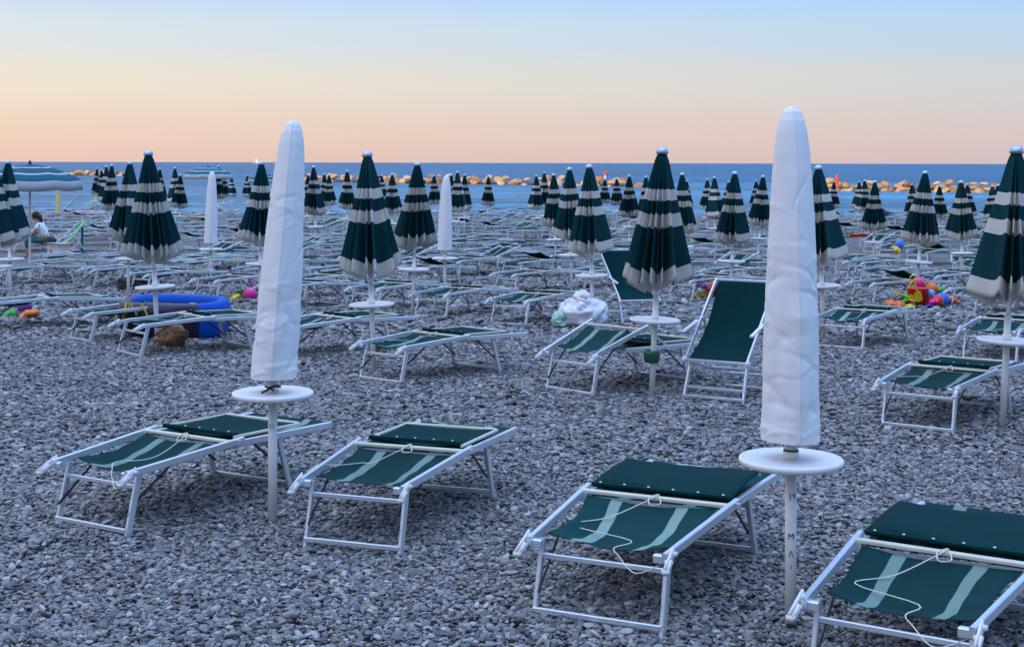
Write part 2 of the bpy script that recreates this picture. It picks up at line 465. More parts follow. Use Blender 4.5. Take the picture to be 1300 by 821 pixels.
for i in range(28):
    for zz in (1.1, 4.4):
        x = -40 + i*4.2
        b = MB(); b.bar((x-.8, 5.02, zz+.8), (x+.8, 5.02, zz+.8), .06, 1.7); fr = b.build('window', M_PLASTIC, bt)
        b = MB(); b.bar((x-.7, 5.06, zz+.8), (x+.7, 5.06, zz+.8), .02, 1.5); b.build('pane', M_GLASS, fr)

# ------------------------------------------------------------------ breakwaters
def rock_mat():
    m = bpy.data.materials.new('breakwater rock'); m.use_nodes = True
    t = m.node_tree; bb = t.nodes['Principled BSDF']
    oi = N(t, 'ShaderNodeObjectInfo')
    r = N(t, 'ShaderNodeValToRGB'); cr = r.color_ramp
    cr.elements[0].color = (.26, .17, .09, 1); cr.elements[1].color = (.66, .54, .34, 1)
    e = cr.elements.new(.4); e.color = (.50, .35, .16, 1)
    e = cr.elements.new(.7); e.color = (.52, .42, .30, 1)
    t.links.new(oi.outputs['Random'], r.inputs[0])
    co = N(t, 'ShaderNodeTexCoord'); no = N(t, 'ShaderNodeTexNoise'); no.inputs['Scale'].default_value = 1.6; no.inputs['Detail'].default_value = 7
    t.links.new(co.outputs['Object'], no.inputs['Vector'])
    mu = N(t, 'ShaderNodeMix', data_type='RGBA', blend_type='MULTIPLY'); mu.inputs[0].default_value = .4
    t.links.new(r.outputs[0], mu.inputs[6]); t.links.new(no.outputs[0], mu.inputs[7]); t.links.new(mu.outputs[2], bb.inputs['Base Color'])
    bp = N(t, 'ShaderNodeBump'); bp.inputs['Strength'].default_value = .8; bp.inputs['Distance'].default_value = .3
    t.links.new(no.outputs[0], bp.inputs['Height']); t.links.new(bp.outputs[0], bb.inputs['Normal'])
    bb.inputs['Roughness'].default_value = .9
    return m
M_ROCK = rock_mat()
M_COREROCK = mat('dark core rock', (.035, .03, .025), .4, 0, .3)  # dark core rock, shows as dark gaps between the boulders
rock_meshes = []
for k in range(8):
    v, f = ico(3)
    r_ = np.random.RandomState(k+90); d = v.copy()
    for _ in range(18):
        a = r_.normal(size=3); a /= np.linalg.norm(a)
        h = r_.uniform(.42, .78); ex = np.clip(d @ a - h, 0, None); d -= ex[:, None]*a*.97
    for _ in range(4):
        a = r_.normal(size=3)*2.2; d *= (1+.035*np.sin(v @ a*2+r_.uniform(0, 6)))[:, None]
    d *= np.array([r_.uniform(.95, 1.3), r_.uniform(.8, 1), r_.uniform(.7, .95)])
    me = bpy.data.meshes.new('boulder'); me.from_pydata(d.tolist(), [], f); me.materials.append(M_ROCK); me.update()
    rock_meshes.append(me)
def breakwater(x0, d0, x1, d1, n, size, label, seed, rows=3, height=1.35):
    rg = random.Random(seed)
    p0 = Vector(((x0-650)*d0/FPX, d0, SEA)); p1 = Vector(((x1-650)*d1/FPX, d1, SEA))
    t = empty('breakwater', (p0+p1)/2)
    tag(t, label, 'breakwater')
    L = (p1-p0); c = (p0+p1)/2
    m = MB(); q = L.normalized()
    m.bar(p0-c+Vector((0, 1.2, -.25)), p1-c+Vector((0, 1.2, -.25)), 2.6, 1.3); m.build('core', M_COREROCK, t)
    for i in range(n):
        row = i % rows
        u = (i // rows + rg.uniform(.1, .9)) / (n / rows)
        s = size*rg.uniform(.65, 1.25)*(1.0 if row < 2 else .8)
        zc = [0.05, .45, .85][row]*height*.75
        yo = [-.7, .3, 1.2][row]
        o = bpy.data.objects.new('boulder', rock_meshes[rg.randrange(8)]); C.objects.link(o)
        o.parent = t
        o.location = L*(u-.5) + Vector((0, yo*1.5+rg.uniform(-.9, .9), zc+rg.uniform(-.3, .25)))
        o.scale = (s, s, s*.85); o.rotation_euler = (rg.uniform(-.5, .5), rg.uniform(-.5, .5), rg.uniform(0, 6))
    return t
breakwater(338, 225, 812, 176, 100, .88, 'long sunlit boulder breakwater in the sea behind the middle of the beach', 1)
breakwater(1046, 154, 1420, 141, 90, .76, 'sunlit boulder breakwater at the right, behind the large white cover', 2, height=1.15)
breakwater(84, 318, 156, 290, 24, 1.1, 'small far sunlit breakwater at the left beside the open parasol', 4, rows=2, height=1.5)
# navigation marks on the rocks, sailing boat on the horizon
M_RED = mat('red paint', (.65, .05, .03), .5)
def marker(px, py, d, hpx, label, wide):
    p = Vector(((px-650)*d/FPX, d+1.0, SEA)); hh = hpx*d/FPX
    t = empty('navigation_mark', p); tag(t, label, 'navigation mark')
    b = MB(); b.tube([(0, 0, .3), (0, 0, 1.0+hh)], .09); b.build('post', M_RED if wide else M_POLE, t)
    b = MB()
    if wide: b.lathe([(.13, .9), (.16, 1.0), (.20, 1.0+hh*.55), (.06, 1.0+hh)], 12)
    else: b.lathe([(.12, .9+hh*.6), (.22, 1.0+hh*.7), (.12, 1.1+hh)], 10)
    b.build('topmark', M_RED, t)
marker(1065, 230, 150, 10, 'red conical mark standing on the right breakwater', True)
marker(769, 226, 183, 8, 'thin red topped post on the right end of the long breakwater', False)
p = Vector(((325-650)*2600/FPX, 2600, SEA)); t = empty('sailing_boat', p); tag(t, 'tiny white sailing boat on the horizon left of the white cover', 'boat')
b = MB(); b.sheet(lambda u, v: Vector((-5+10*u, (v-.5)*2.6*math.sin(math.pi*min(1, .15+u)), 1.2-.9*math.sin(math.pi*v))), 8, 6); b.build('hull', M_PLASTIC, t, solid=.2)
b = MB(); b.add([(-.5, 0, 1.8), (-.5, 0, 11), (4.5, 0, 1.9)], [(0, 1, 2)]); b.build('sail', M_PLASTIC, t, solid=.1)
b = MB(); b.tube([(-.6, 0, .6), (-.6, 0, 12)], .1); b.build('mast', M_DARKM, t)

# ------------------------------------------------------------------ parasols
def canopy_mesh(seed, Rb=.305):
    """closed, unbound canopy: ribs bunched unevenly, wide gores hang flat, narrow ones fold into deep valleys"""
    rg = random.Random(seed)
    nr = 14
    gaps = [rg.uniform(.55, 1.0)**1.2 for _ in range(nr)]
    gaps[rg.randrange(nr)] *= rg.uniform(2.6, 3.4); gaps[rg.randrange(nr)] *= rg.uniform(1.5, 2.2)
    tot = sum(gaps); gaps = [g*2*math.pi/tot for g in gaps]
    ribr = [rg.uniform(.88, 1.09) for _ in range(nr)]
    ribz = [rg.uniform(-.025, .03) for _ in range(nr)]
    side = [rg.uniform(.38, .62) for _ in range(nr)]
    n1 = 13; m = 34
    th0 = rg.uniform(0, 6.28); tilt = rg.uniform(.01, .045); ph = rg.uniform(0, 6.28)
    cols = []
    th = rg.uniform(0, 6.28)
    for i in range(nr):
        for q in range(n1): cols.append((i, q/n1, th))
        th += gaps[i]
    n = len(cols); vs = []; at = []
    for j in range(m+1):
        t = j/m
        R0 = .046 + Rb*(t**1.04)
        for (i, u, a0) in cols:
            g = gaps[i]; i2 = (i+1) % nr
            # skew the fold a little
            us = u**(math.log(.5)/math.log(side[i]))
            ra = R0*(1+(ribr[i]-1)*t); rb = R0*(1+(ribr[i2]-1)*t)
            pa = Vector((ra*math.cos(a0), ra*math.sin(a0), 0)); pb = Vector((rb*math.cos(a0+g), rb*math.sin(a0+g), 0))
            p = pa*(1-u)+pb*u
            ch = (pb-pa).length; w0 = 2*math.pi*R0/nr*2.5
            dep = .5*math.sqrt(max(0, w0*w0-ch*ch)) if ch < w0 else 0
            dep = min(dep, .62*R0)*(.25+.75*min(1, t*1.6)) + .010*t
            mid = ((pa+pb)/2).normalized()
            val = math.sin(math.pi*us)**1.25
            p = p - mid*dep*val
            # soft cloth billow near the ribs
            p = p*(1+.02*t*math.sin(7*t+ph+i)+.012*math.sin(3*math.pi*u)*t)
            dip = t*(.02+.36*dep)*val + (ribz[i]*(1-u)+ribz[i2]*u)*t**2 + tilt*math.cos(a0+u*g-th0)*t**2
            z = 2.205-1.13*t-dip
            if j == m: p *= .97
            if t < .05: p *= .78+.22*t/.05
            vs.append((p.x, p.y, z)); at.append(max(t, .0001))
    fs = [(j*n+k, (j+1)*n+k, (j+1)*n+(k+1) % n, j*n+(k+1) % n) for j in range(m) for k in range(n)]
    fs.append(tuple(range(n)))
    b = MB(); b.add(vs, fs, at)
    return b
def tray(z, r=.232):
    b = MB()
    b.lathe([(.03, z-.034), (r*.90, z-.030), (r*.985, z-.022), (r, z-.008), (r*.985, z+.003), (r*.955, z+.006), (r*.93, z+.001), (.05, z-.001), (.03, z)], 56)
    return b
CV = []
def make_umbrella(seed, label):
    t = empty('parasol')
    tag(t, label, 'parasol', 'closed striped parasols on the beach')
    b = MB(); b.tube([(0, 0, -.05), (0, 0, .9)], .027, 14); b.tube([(0, 0, .88), (0, 0, 2.2)], .019, 12); b.build('pole', M_POLE, t, smooth=True)
    canopy_mesh(seed).build('canopy', M_UMB, t, smooth=True, solid=.004)
    b = MB(); b.lathe([(.052, 2.195), (.056, 2.21), (.052, 2.232), (.038, 2.25), (.016, 2.26), (.004, 2.262)], 20); b.build('cap', M_CAP, t, smooth=True)
    tr = tray(.70).build('tray', M_PLASTIC, t, smooth=True)
    b = MB(); b.lathe([(.036, .655), (.04, .66), (.04, .674)], 16); b.lathe([(.034, .70), (.036, .74), (.03, .745)], 16); b.build('collar', M_PLASTIC, t, smooth=True)
    for k in range(8):
        a = k*math.pi/4+.2
        b = MB(); b.tube([(.03*math.cos(a), .03*math.sin(a), 2.15), (.215*math.cos(a), .215*math.sin(a), 1.03)], .0045, 5); b.build('rib', M_DARKM, t)
    b = MB(); b.lathe([(.03, 1.10), (.045, 1.12), (.045, 1.17), (.03, 1.19)], 14); b.build('runner', M_BLACK, t)
    return t
protos = [make_umbrella(s, 'x') for s in (11, 23, 37, 52, 68, 81, 95, 107)]
used_p = [False]*8
words = ['first', 'second', 'third', 'fourth', 'fifth', 'sixth', 'seventh', 'eighth', 'ninth', 'tenth', 'eleventh', 'twelfth', 'thirteenth', 'fourteenth', 'fifteenth', 'sixteenth', 'seventeenth', 'eighteenth', 'nineteenth', 'twentieth']
def ordn(i):
    if i < 20: return words[i]
    tens = {2: 'twenty', 3: 'thirty', 4: 'forty', 5: 'fifty'}
    a, c = divmod(i+1, 10)
    return (tens[a] + '-' + words[c-1]) if c else {2: 'twentieth', 3: 'thirtieth', 4: 'fortieth', 5: 'fiftieth'}[a]

# x of tip, y of tip, y of the canopy's lower edge, optional x of the foot, label
UMB = [
 (841, 186, 360, 828, 'large closed green parasol with a dark green cup on its pole', 0),
 (1291, 184, 381, 1273, 'large closed green striped parasol cut by the right edge, marked pole', 1),
 (466, 191, 346, 475, 'closed green parasol with a loose flared canopy right of the tall left cover', 2),
 (188, 190, 325, 201, 'closed green parasol standing in front of the blue inflatable boat', 3),
 (748, 208, 321, 753, 'closed parasol behind the white plastic bag, left of the biggest striped one', 4),
 (530, 205, 311, 524, 'closed green parasol just left of the small white covered one', 2),
 (332, 204, 303, 330, 'closed green parasol just left of the tall left white cover', 3),
 (933, 217, 307, 928, 'closed green parasol behind the empty upright deckchair at the right', 4),
 (1175, 216, 307, 1163, 'closed green parasol rising from the heap of beach toys', 4),
 (1039, 209, 335, 1046, 'closed green parasol half hidden by the tall right white cover', 1),
 (10, 203, 286, 14, 'closed green parasol at the left edge in front of the open parasol', 2),
 (-8, 206, 309, -2, 'closed green parasol cut off by the left edge of the picture', 0),
 (165, 204, 290, 163, 'closed green parasol touching the left side of the boat parasol', 1),
 (142, 208, 274, 140, '', 3), (123, 213, 252, None, '', 0), (129, 215, 256, None, '', 1), (135, 210, 263, None, '', 2),
 (203, 213, 262, None, '', 0), (222, 212, 266, None, '', 4), (229, 221, 262, None, '', 1),
 (277, 210, 257, None, '', 2), (285, 218, 258, None, '', 1), (294, 224, 249, None, '', 0), (314, 222, 250, None, '', 3),
 (398, 210, 282, 402, '', 1), (391, 221, 262, None, '', 2), (412, 220, 257, None, '', 0), (418, 221, 259, None, '', 3),
 (441, 216, 276, None, '', 4), (485, 222, 253, None, '', 0), (498, 220, 268, None, '', 2), (551, 222, 258, None, '', 1),
 (573, 221, 266, None, '', 0), (581, 217, 280, 583, '', 2), (590, 221, 263, None, '', 3), (620, 223, 260, 619, '', 1),
 (681, 222, 264, None, '', 0), (691, 218, 273, None, '', 2), (703, 220, 283, 706, '', 4), (723, 212, 296, 726, '', 1),
 (768, 227, 259, None, '', 0), (783, 226, 261, None, '', 3), (799, 222, 272, None, '', 4), (820, 223, 273, None, '', 2),
 (866, 219, 291, 868, '', 3), (872, 229, 262, None, '', 0), (898, 227, 267, None, '', 3), (907, 224, 275, 908, '', 0),
 (925, 230, 270, None, '', 1), (960, 229, 265, None, '', 2), (969, 222, 283, 962, '', 1),
 (1059, 230, 266, None, '', 0), (1091, 230, 267, None, '', 1), (1098, 228, 269, None, '', 4), (1111, 229, 292, 1109, '', 2),
 (1158, 233, 270, None, '', 3), (1193, 235, 269, None, '', 0), (1220, 229, 305, 1222, '', 3), (1228, 233, 273, None, '', 1),
 (1260, 235, 270, None, '', 2), (1267, 234, 274, None, '', 4),
]
upos = []
auto = []
for (tx, ty, by, bx, lab, var) in UMB:
    d = FPX*1.245/(by-ty)
    if not lab: var = (var + len(auto)*3) % 8
    for _ in range(30):
        Ht = H_CAM - (ty-hor(tx))*d/FPX - zg(d)
        if Ht > 2.42: d *= .99 if ty < hor(tx) else 1.01
        elif Ht < 2.08: d *= 1.01 if ty < hor(tx) else .99
        else: break
        d = min(max(d, 8), 76)
    if bx is None: bx = tx + rnd.uniform(-2, 2)
    foot = Vector(((bx-650)*d/FPX, d, zg(d)))
    tipx = (tx-650)*d/FPX
    if not used_p[var]: o = protos[var]; used_p[var] = True
    else: o = copy_tree(protos[var], skip=(('rib', 'runner', 'collar') if d > 28 else ()))
    lean = math.atan2(tipx-foot.x, Ht)
    seat_on(o, foot, rnd.uniform(0, 6.28), (lean, 0), 0, sc=Ht/2.262)
    upos.append((foot.x, foot.y))
    if lab: o['label'] = lab
    else: auto.append((d, tx, o))
bands = [(0, 33, 'closest row of small parasols'), (33, 46, 'middle row of small parasols'), (46, 99, 'farthest row of parasols by the water')]
for a, c, nm in bands:
    L_ = sorted([(tx, o) for d, tx, o in auto if a <= d < c], key=lambda q: q[0])
    for i, (tx, o) in enumerate(L_):
        o['label'] = 'closed striped parasol, %s from the left in the %s' % (ordn(i), nm)

# cup and marks on single parasols
def text_mesh(s, size, m, parent, loc, rot, name='lettering', ex=.0006):
    cu = bpy.data.curves.new(name, 'FONT'); cu.body = s; cu.size = size; cu.align_x = 'CENTER'; cu.align_y = 'CENTER'; cu.extrude = ex
    tmp = bpy.data.objects.new('tmp', cu); C.objects.link(tmp)
    dg = bpy.context.evaluated_depsgraph_get(); me = bpy.data.meshes.new_from_object(tmp.evaluated_get(dg))
    bpy.data.objects.remove(tmp); me.materials.clear(); me.materials.append(m)
    o = bpy.data.objects.new(name, me); C.objects.link(o); o.parent = parent; o.location = loc; o.rotation_euler = rot
    return o
g840 = ground(828, 497)
t = empty('cup', Vector((protos[0].location.x, protos[0].location.y, 0))); tag(t, 'dark green cup clamped to the pole of the largest striped parasol', 'cup')
b = MB(); b.lathe([(.055, .29), (.07, .30), (.075, .37), (.078, .40), (.062, .40), (.055, .31)], 24); b.build('cup_body', mat('green plastic', (.01, .10, .05), .35), t, smooth=True)
b = MB(); b.lathe([(.032, .33), (.034, .36), (.032, .38)], 16); b.build('clamp', M_BLACK, t)

# ------------------------------------------------------------------ covered parasols
def cover(px_base, d, lean_dx, seed, label, topz=2.355, far=False, tz=.75):
    x = (px_base-650)*d/FPX
    t = empty('covered_parasol', (x, d, zg(d)))
    tag(t, label, 'covered parasol')
    rg = random.Random(seed)
    b = MB(); b.tube([(0, 0, -.08), (0, 0, .80)], .027, 20); b.tube([(0, 0, .8), (lean_dx, 0, topz-.06)], .019, 12); b.build('pole', M_POLE, t, smooth=True)
    prof = [(.134, .838), (.137, .88), (.1365, 1.0), (.135, 1.15), (.132, 1.3), (.127, 1.45), (.122, 1.55), (.116, 1.67), (.109, 1.80), (.101, 1.93), (.092, 2.05), (.082, 2.15), (.071, 2.23), (.057, 2.29), (.040, 2.33), (.018, 2.351), (.003, 2.355)]
    P = []
    ns_ = 12 if not far else 4
    for i in range(len(prof)-1):
        for s_ in range(ns_):
            u = s_/ns_; P.append((prof[i][0]*(1-u)+prof[i+1][0]*u, prof[i][1]*(1-u)+prof[i+1][1]*u))
    P.append(prof[-1])
    ph = [rg.uniform(0, 6.28) for _ in range(14)]
    seam = -math.pi/2 + rg.uniform(-.05, .12)
    cre = []
    for _ in range(0 if far else 60):
        zc = .86+1.1*rg.random()**1.3
        cre.append((seam+rg.uniform(-2.0, 2.0), zc, rg.choice([rg.uniform(-.6, .6), rg.uniform(-.25, .25), rg.uniform(1.1, 2.0)]), rg.uniform(.03, .12), rg.uniform(.006, .012), rg.uniform(-.0075, .0075)))
    for _ in range(0 if far else 9):                     # big pressed-in pockets
        cre.append((seam+rg.uniform(-1.3, 1.3), rg.uniform(.95, 1.75), rg.uniform(-.8, .8), rg.uniform(.06, .12), rg.uniform(.022, .035), rg.uniform(-.011, .006)))
    def fn(p, th, r, z):
        u = (z-.835)/1.52
        a = math.atan2(math.sin(th-seam), math.cos(th-seam))
        k = 1.0
        k += .055*(1-u*.6)*(math.sin(2*th+ph[0]+1.1*u)*.5 + math.sin(3*th+ph[1]-2.2*u)*.45 + .25*math.sin(5*th+ph[2]+5*u))
        # cloth creased along the seam: two nearly flat faces meet there
        ridge = .26*math.exp(-(abs(a)/.42)**1.1)-.06 - .05*math.exp(-((abs(a)-.75)/.35)**2)
        k += ridge*min(1, u*6+.25)*(1.1-.6*u)*(1-max(0, (u-.80)/.2)*.85)
        zz = 1.16-.02*math.sin(th*2+ph[6])+.012*math.sin(5*th)
        k += .02*math.exp(-((z-zz)/.007)**2) - .02*math.exp(-((z-zz+.014)/.010)**2)
        k += .012*math.sin(14*th+9*z+ph[8])*math.exp(-((u-.93)/.08)**2)
        k += .010*math.sin(9*th-14*z+ph[9])*(1-u)
        dd = 0
        for (tc_, zc, di, ln, wd, am) in cre:
            dx = math.atan2(math.sin(th-tc_), math.cos(th-tc_))*r; dz = z-zc
            if abs(dx) > .25 or abs(dz) > .25: continue
            q = dx*math.cos(di)+dz*math.sin(di); w_ = -dx*math.sin(di)+dz*math.cos(di)+.25*q*q/ln
            dd += am*math.exp(-(q/ln)**2-(abs(w_)/wd)**1.05)
        k += dd/max(r, .03)
        c = (p - Vector((0, 0, z)))*k
        lx = lean_dx*max(0, (z-.8)/(topz-.8))
        return Vector((c.x+lx, c.y, .838+(z-.838)*(topz-.838)/1.517))
    b = MB(); b.lathe(P, 200 if not far else 40, fn=fn); b.f = b.f[:-2]+[b.f[-1]]
    cl = b.build('cover', M_COVER, t, smooth=True, solid=.003)
    b = MB()
    pts = []
    for (r, z) in P[2:-6]:
        q = fn(Vector((r*math.cos(seam), r*math.sin(seam), z)), seam, r, z); q.y -= .003; pts.append(q)
    b.tube(pts, .0035, 6); b.build('seam', M_COVER, cl, smooth=True)
    tray(tz, .238).build('tray', M_PLASTIC, t, smooth=True)
    b = MB(); b.lathe([(.034, tz), (.036, tz+.035), (.031, tz+.04), (.031, tz+.085)], 20); b.lathe([(.036, tz-.075), (.040, tz-.07), (.040, tz-.032)], 20); b.build('collar', M_POLE, t, smooth=True)
    return t
cvR = cover(1005, FPX/277.4, -.0, 5, 'tallest white covered parasol, standing at the right with tray below', topz=2.36)
cvL = cover(347, 2.1*FPX/(660-205.8), .115, 9, 'tall white covered parasol leaning right at the left of the picture', topz=2.345)
b = MB(); b.tube([(-.05, -.10, .763), (-.02, -.09, .775), (.0, -.07, .79), (.03, -.075, .80), (.06, -.08, .795)], .008, 6); b.tube([(-.03, -.09, .80), (0, -.075, .785), (.02, -.08, .772)], .007, 6)
b.build('knot', M_BLACK, cvL)
b = MB(); b.lathe([(.033, .775), (.036, .785), (.033, .795)], 20); b.build('clamp', M_DARKM, cvR)
for (par, s_, z_) in ((cvR, '19', .585), (cvL, '11', .555)):
    b = MB(); b.bar((-.017, -.0285, z_), (.017, -.0285, z_), .003, .042); pl = b.build('number_plate', M_PLASTIC, par)
    text_mesh(s_, .034, M_BLACK, pl, (0, -.0312, z_), (R(90), 0, 0))
for s_, z_, sz in (('M', .40, .04), ('\u039b', .32, .036), ('I', .26, .03)):
    text_mesh(s_, sz, M_BLACK, cvR, (-.004, -.0285, z_), (R(90), 0, 0))
text_mesh('11', .05, M_BLACK, protos[1], (-.002, -.029, .60), (R(90), 0, -protos[1].rotation_euler.z))
cover(268, 29.1, .02, 14, 'small white covered parasol between far striped parasols at the left', topz=2.32, far=True, tz=.72)
cover(565, 25.7, .02, 21, 'small white covered parasol near the middle beside a striped one', topz=2.2, far=True, tz=.70)

# ------------------------------------------------------------------ loungers
def knob(x, y, z, dy, dz, out=0):
    b = MB()
    p0 = Vector((x, y, z)); p1 = Vector((x+out, y+dy, z+dz)); m_ = (p0+p1)/2
    b.bar(p0+(p0-p1)*.15, p1, .010, .046, ch=.3); b.bar(m_+Vector((.013, 0, .004)), p1+Vector((.013, 0, 0)), .010, .030, ch=.3)
    for q in (p0, m_, p1): b.tube([q-Vector((.012, 0, 0)), q+Vector((.019, 0, 0))], .0115, 10)
    return b
def ulegs(t, y_t, z_t, y_f, wt, wf, barz):
    b = MB()
    for s in (-1, 1): b.bar((s*wt, y_t, z_t), (s*wf, y_f, -.05), .020, .038, up=(0, 1, .2))
    fz = .045
    b.bar((-wf, y_f*.97+y_t*.03, fz), (wf, y_f*.97+y_t*.03, fz), .018, .026)
    k = 1-barz/z_t; yy = y_t+(y_f-y_t)*k; ww = wt+(wf-wt)*k
    b.bar((-ww, yy, barz), (ww, yy, barz), .016, .024)
    return b.build('leg_frame', M_ALU, t)
def canvas(fn, nu=22, nv=20, seed=0):
    b = MB(); b.sheet(fn, nu, nv, att=lambda u, v: max(.0001, u)); return b
def lounger(kind, label):
    TAPER[0] = True
    try: return lounger_(kind, label)
    finally: TAPER[0] = False
def lounger_(kind, label):
    t = empty('sun_lounger'); tag(t, label, 'sun lounger', 'green canvas sun loungers standing on the beach')
    rg = random.Random(hash(kind) % 100 if False else {'flat': 1, 'flat2': 5, 'flat3': 9, 'panel': 2, 'panel2': 8, 'raised': 3, 'hood': 4}[kind])
    var = kind[-1]; kind = kind.rstrip('23')
    dark_gap = True
    z0, zj = (.362, .415)
    yj = .80
    if kind == 'raised': z0, zj, yj = .37, .60, .66
    bz = lambda y: z0+(zj-z0)*y/yj
    b = MB()
    for s in (-1, 1): b.bar((s*.302, -.01, z0), (s*.302, yj+.03, bz(yj+.03)), .022, .043)
    b.bar((-.30, .015, z0-.012), (-.25, .015, z0-.012), .03, .04); b.bar((.25, .015, z0-.012), (.30, .015, z0-.012), .03, .04)
    bf = b.build('back_frame', M_ALU, t)
    b = MB(); b.bar((-.292, yj-.08, bz(yj-.08)+.014), (.292, yj-.08, bz(yj-.08)+.014), .036, .018); b.build('cross_bar', M_CREAM, bf)
    b = MB()
    yf0 = .70 if kind != 'raised' else .42
    for s in (-1, 1): b.bar((s*.279, yf0, .398), (s*.279, 1.66, .368), .022, .042)
    b.bar((-.28, 1.645, .368), (.28, 1.645, .368), .022, .03); b.bar((-.27, yf0+.03, .385), (.27, yf0+.03, .385), .018, .022)
    for s in (-1, 1): b.lathe([(.012, -.012), (.012, .012)], 8, (s*.316, yj-.02, bz(yj-.02)))
    b.build('seat_frame', M_ALU, t)
    if kind == 'raised':
        for s in (-1, 1):
            b = MB(); b.bar((s*.29, yj, zj-.01), (s*.27, yj+.30, .40), .012, .022); b.build('support_strut', M_ALU, t)
    ulegs(t, .10, z0-.01, -.0, .272, .285, z0-.085)
    ulegs(t, 1.20, .365, 1.31, .255, .27, .30)
    for s in (-1, 1):
        b = MB(); b.bar((s*.262, -.0, .13), (s*.262, .34, bz(.34)-.02), .006, .016); b.build('brace', M_DARKM, t)
        b = MB(); b.bar((s*.245, 1.27, .14), (s*.245, .97, .375), .006, .016); b.build('brace', M_DARKM, t)
        knob(s*.318, .03, z0+.012, -.11, -.055 if s < 0 else -.05, s*.01).build('hinge_clamp', M_PLASTIC, t, smooth=True)
    ph = rg.uniform(0, 6); SAG = rg.uniform(.035, .06); cj = rg.uniform(-.10, .10)
    def cn(u, v):                                      # near canvas, sagging
        y = .14+v*(yj-.10-.14)
        hw = .262 - .012*math.sin(math.pi*v)
        x = -hw+2*hw*u
        sag = SAG*math.sin(math.pi*u)**.8*(1-.85*v**3)*(.55+.45*min(1, v*4)) + .022*math.sin(math.pi*v)
        wr = .004*math.sin(9*u+7*v+ph)+.003*math.sin(21*v+5*u)
        return Vector((x+.008*math.sin(5*v+ph), y-.015*math.sin(math.pi*u), bz(y)-.006-sag+wr))
    canvas(cn, 26, 22).build('canvas', M_CANVAS, t, smooth=True, solid=.004)
    def cf(u, v):
        y = yf0+.04+v*(1.645-yf0-.04); x = -.262+.524*u
        sag = .03*math.sin(math.pi*u)**.7*math.sin(math.pi*min(1, v*1.0))**.5
        return Vector((x, y, .398-.026*v-sag+.003*math.sin(13*v+ph)+(.012 if v > .97 else 0)))
    canvas(cf, 26, 20).build('canvas', M_CANVAS, t, smooth=True, solid=.004)
    # sunshade folded flat on the seat
    if kind in ('flat', 'raised'):
        sh = MB(); y0, y1 = ((.84, 1.36) if var != '2' else (.86, 1.30)) if kind == 'flat' else (.90, 1.40)
        sh.sheet(lambda u, v: Vector((-.245+.49*u, y0+(y1-y0)*v, .425-.012*math.sin(math.pi*u)-.006*math.sin(math.pi*v)+.003*math.sin(8*u+5*v))), 14, 10)
        shade = sh.build('sunshade', M_GREEN, t, smooth=True, solid=.004)
        b = MB()
        for s in (-1, 1): b.bar((s*.258, y0-.03, .432), (s*.258, y1+.03, .418), .014, .016)
        b.bar((-.255, y1+.02, .422), (.255, y1+.02, .422), .026, .016)
        b.build('shade_frame', M_CREAM, shade)
        b = MB(); b.bar((-.25, y0-.005, .442), (.25, y0-.005, .442), .03, .024); b.build('dark_rail', M_GREEN, shade)
        for k in range(5):
            b = MB(); b.blob((-.2+.1*k, y0-.005, .456), (.006, .006, .004), 8); b.build('rivet', M_ALU, shade)
    elif kind == 'panel':
        sh = MB()
        def fp(u, v):
            y = .83+.50*v; x = (-.285+.57*u)*(1-.0*v)
            z = .440+.025*math.sin(math.pi*.5*v)-.03*math.sin(math.pi*u)*v*.5
            if v < .04: z -= .02
            return Vector((x, y, z+.004*math.sin(6*u+4*v)))
        sh.sheet(fp, 18, 16); shade = sh.build('sunshade', M_GREEN, t, smooth=True, solid=.005)
        b = MB(); b.bar((-.285, .825, .437), (.285, .825, .437), .022, .018); b.build('dark_rail', M_GREEN, shade)
        for k in range(6):
            b = MB(); b.blob((-.25+.1*k, .823, .449), (.006, .006, .004), 8); b.build('rivet', M_ALU, shade)
        b = MB(); b.bar((-.275, 1.345, .44), (.275, 1.345, .44), .02, .014); b.build('shade_frame', M_CREAM, shade)
    else:
        sh = MB()
        sh.sheet(lambda u, v: Vector((-.25+.5*u, .62+.62*v, .47+.12*(1-v)-.07*math.sin(math.pi*v)-.03*math.sin(math.pi*u))), 12, 14)
        shade = sh.build('sunshade', M_GREEN, t, smooth=True, solid=.006)
        b = MB()
        for s in (-1, 1): b.bar((s*.262, .60, .60), (s*.262, 1.26, .46), .014, .018)
        b.bar((-.26, .60, .60), (.26, .60, .60), .018, .016); b.build('shade_frame', M_ALU, shade)
    # tie cord
    if kind in ('flat', 'panel'):
        zc = bz(yj-.08)+.025
        b = MB()
        zf = z0-.05
        pts = [(.02, yj-.08, zc), (.03, yj-.10, zc+.004), (.045, yj-.14, zc-.02), (.01, yj-.16, zc-.025), (-.005, yj-.12, zc-.0), (.02, yj-.09, zc+.006), (-.03+cj, .52, bz(.52)-SAG*.5-.006), (-.08+cj*1.8, .38, bz(.38)-SAG*.66-.006), (-.04-cj, .27, bz(.27)-SAG*.74), (.03, .13, bz(.15)-SAG*.6), (.06, .10, z0-.05), (.16, .04, z0-.10), (.30, .02, z0-.02)]
        if var == '3': pts = pts[:7]+[(-.16, .50, bz(.5)-.03), (-.25, .36, bz(.36)-.012), (-.30, .25, bz(.25)+.02), (-.31, .1, z0+.03)]
        P2 = []
        for i in range(len(pts)-1):
            for q in range(5):
                u = q/5; a_ = Vector(pts[max(i-1, 0)]); b_ = Vector(pts[i]); c_ = Vector(pts[i+1]); d_ = Vector(pts[min(i+2, len(pts)-1)])
                P2.append(.5*((2*b_)+(c_-a_)*u+(2*a_-5*b_+4*c_-d_)*u*u+(3*b_-a_-3*c_+d_)*u**3))
        b.tube(P2+[Vector(pts[-1])], .0026, 6); b.build('cord', M_STRING, t, smooth=True)
